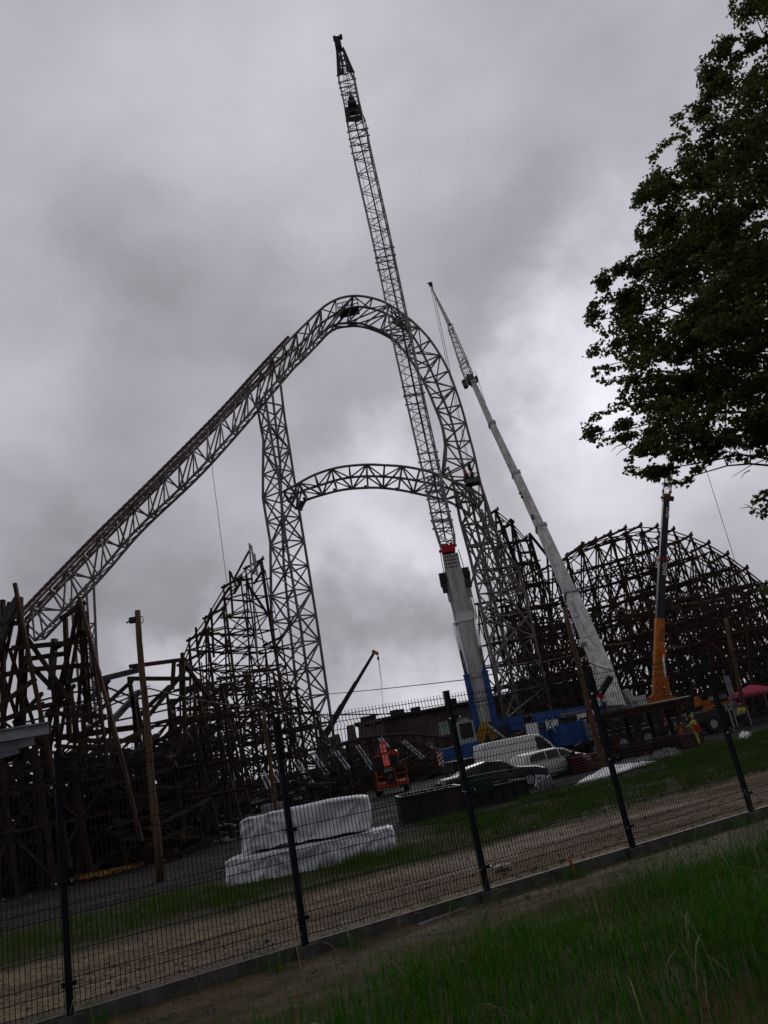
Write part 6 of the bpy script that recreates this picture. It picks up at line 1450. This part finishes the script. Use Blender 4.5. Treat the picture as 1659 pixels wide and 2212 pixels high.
def build_grass():
    def fg(rs):
        s = rs.uniform(-6, 16); t = -rs.uniform(.15, 9.2); c = noise.noise(Vector((s*.9, t*.9, 1)))
        lim = -2.6 - .8*c + .10*min(8, max(0, s - 2)) - .12*max(0, 3 - s)
        keep = 1. if t < lim - .6 else (.4 if t < lim else (.035 + .10*max(0, c)))
        d = math.hypot(*(np.array(XY(s, t)))); 
        if d < 1.2: keep = 0
        hh = (.31 + .32*c + .1*noise.noise(Vector((s*3.1, t*3.1, 8))) + rs.uniform(-.1, .16))*(1 if t < lim else .4)
        return s, t, keep, max(.1, hh)
    p, h = scatter(88000, fg, 1); rs = np.random.RandomState(2)
    o = blades('grass', p, h, h*rs.uniform(.15, .9, len(h)), rs.uniform(.0035, .008, len(h)), GRASS, 3); tag(o, 'long dark green grass in the near right corner', 'grass')
    def bk_(rs):
        s = rs.uniform(-10, 42); t = rs.uniform(4.9, 17.5); c = noise.noise(Vector((s*.5, t*.5, 7)))
        e0 = 7.3 if s < 3 else 5.7; e0 += .5*noise.noise(Vector((s*.8, 0, 3))) + 1.0*(c > .3); e1 = 11.6 if s < 12 else 15.5
        keep = 0 if t < e0 - .5 else (1 if t > e0 + .4 else .35); keep *= (1 if t < e1 else max(0, 1 - (t - e1)/2.)); keep *= .4 + .75*max(-.3, c + .3)
        if 4.2 < s < 10.2 and 9.9 < t < 15: keep *= .25 if t < 10.8 else 0
        if noise.noise(Vector((s*1.3, t*1.3, 11))) < -.08: keep *= .15
        return s, t, max(0, keep), .19 + .14*c + rs.uniform(-.06, .12)
    p, h = scatter(62000, bk_, 4); rs = np.random.RandomState(5); h = np.maximum(h, .07)
    o = blades('grass', p, h, h*rs.uniform(.1, .6, len(h)), rs.uniform(.008, .017, len(h)), GRASS2, 6, 2); tag(o, 'green grass bank beyond the mesh fence', 'grass')
    # far right grass
    def fr_(rs):
        s = rs.uniform(24, 50); t = rs.uniform(16, 27); c = noise.noise(Vector((s*.3, t*.3, 2))); return s, t, .5 + .5*c if t < 20 + (s - 24)*.28 else 0, .28 + .15*c
    p, h = scatter(16000, fr_, 8); rs = np.random.RandomState(9)
    o = blades('grass', p, h, h*rs.uniform(.1, .6, len(h)), rs.uniform(.014, .026, len(h)), GRASS2, 10, 2); tag(o, 'patchy green grass below the hi-vis workers', 'grass')
    # tufts along plinth and tall seed stalks
    def tf(rs):
        s = rs.uniform(-4, 14); t = rs.uniform(-.5, .6); c = noise.noise(Vector((s*2.2, 0, 5))); return s, t, 1 if c > .22 else .06, .12 + rs.random()*.16
    p, h = scatter(3500, tf, 12); rs = np.random.RandomState(11)
    o = blades('grass', p, h, h*rs.uniform(.2, 1.1, len(h)), rs.uniform(.003, .006, len(h)), GRASS, 12); tag(o, 'thin grass tufts along the concrete plinth', 'grass')
    rs = random.Random(15); m = MB()
    for i in range(330):
        s = rs.uniform(-1, 11); t = -rs.uniform(.5, 6.5)
        if s < 1 and rs.random() < .5: continue
        x, y = XY(s, t); z = H(x, y)
        if math.hypot(x, y) < 2.3: continue
        hh = rs.uniform(.45, .85); a = rs.uniform(0, 6.28); ln = rs.uniform(.1, .5)*hh; d = Vector((math.cos(a), math.sin(a), 0)); pl = []
        for k in range(8):
            f = k/7; pl.append(Vector((x, y, z)) + d*ln*f**2.4 + Vector((0, 0, hh*(f - .30*f**4*(ln/hh*2)))))
        m.poly(pl, [.0016]*5 + [.0032, .0038, .001], 3)
    o = m.build('grass', STRAW); tag(o, 'tall pale seed stalks arching over the near grass', 'grass', kind='stuff')
build_grass()
# stones and clods on the dirt strip
def stones():
    rs = random.Random(9); m = MB()
    for i in range(1500):
        s = rs.uniform(-5, 26); t = rs.choice([rs.uniform(.15, 6), rs.uniform(-1.6, -.1), rs.uniform(.15, 2)]); x, y = XY(s, t); z = H(x, y); r_ = rs.uniform(.008, .03)*(1.5 if rs.random() < .06 else 1)
        c = Vector((x, y, z + r_*.25)); vs = [c + Vector((rs.uniform(.7, 1.3)*r_*a, rs.uniform(.7, 1.3)*r_*b, rs.uniform(.5, .9)*r_*d)) for a, b, d in ((1, 0, 0), (-1, 0, 0), (0, 1, 0), (0, -1, 0), (0, 0, 1), (0, 0, -.6))]
        m.add(vs, [(0, 2, 4), (2, 1, 4), (1, 3, 4), (3, 0, 4), (2, 0, 5), (1, 2, 5), (3, 1, 5), (0, 3, 5)])
    for i in range(1500):
        s = rs.uniform(-14, 12); t = rs.uniform(9, 30); x, y = XY(s, t); z = H(x, y); r_ = rs.uniform(.02, .07)*(2 if rs.random() < .05 else 1)
        c = Vector((x, y, z + r_*.2)); vs = [c + Vector((rs.uniform(.6, 1.6)*r_*a, rs.uniform(.6, 1.6)*r_*b, rs.uniform(.3, .9)*r_*d)) for a, b, d in ((1, 0, 0), (-1, 0, 0), (0, 1, 0), (0, -1, 0), (0, 0, 1), (0, 0, -.6))]
        m.add(vs, [(0, 2, 4), (2, 1, 4), (1, 3, 4), (3, 0, 4), (2, 0, 5), (1, 2, 5), (3, 1, 5), (0, 3, 5)])
    o = m.build('gravel', mat('grey_pebble', (.10, .085, .068), (.05, .042, .035), rough=.8, spec=.1, scale=9)); tag(o, 'loose stones and clods on the dirt along the fence', 'gravel', kind='stuff')
    p = gp(225, 1890, .15); m = MB()
    for i in range(240): q = Vector((p.x + rs.gauss(0, .8), p.y + rs.gauss(0, .5), .2 + rs.random()*.12)); a = rs.uniform(0, 6.3); d = Vector((math.cos(a), math.sin(a), rs.gauss(0, .2)))*rs.uniform(.05, .22); m.beam(q - d, q + d, .03, .02)
    tag(m.build('leaves', mat('ochre_offcut', (.33, .16, .03), (.2, .09, .02), rough=.8), origin=p), 'ochre litter of chips beneath the left timbers', 'litter', kind='stuff')
stones()
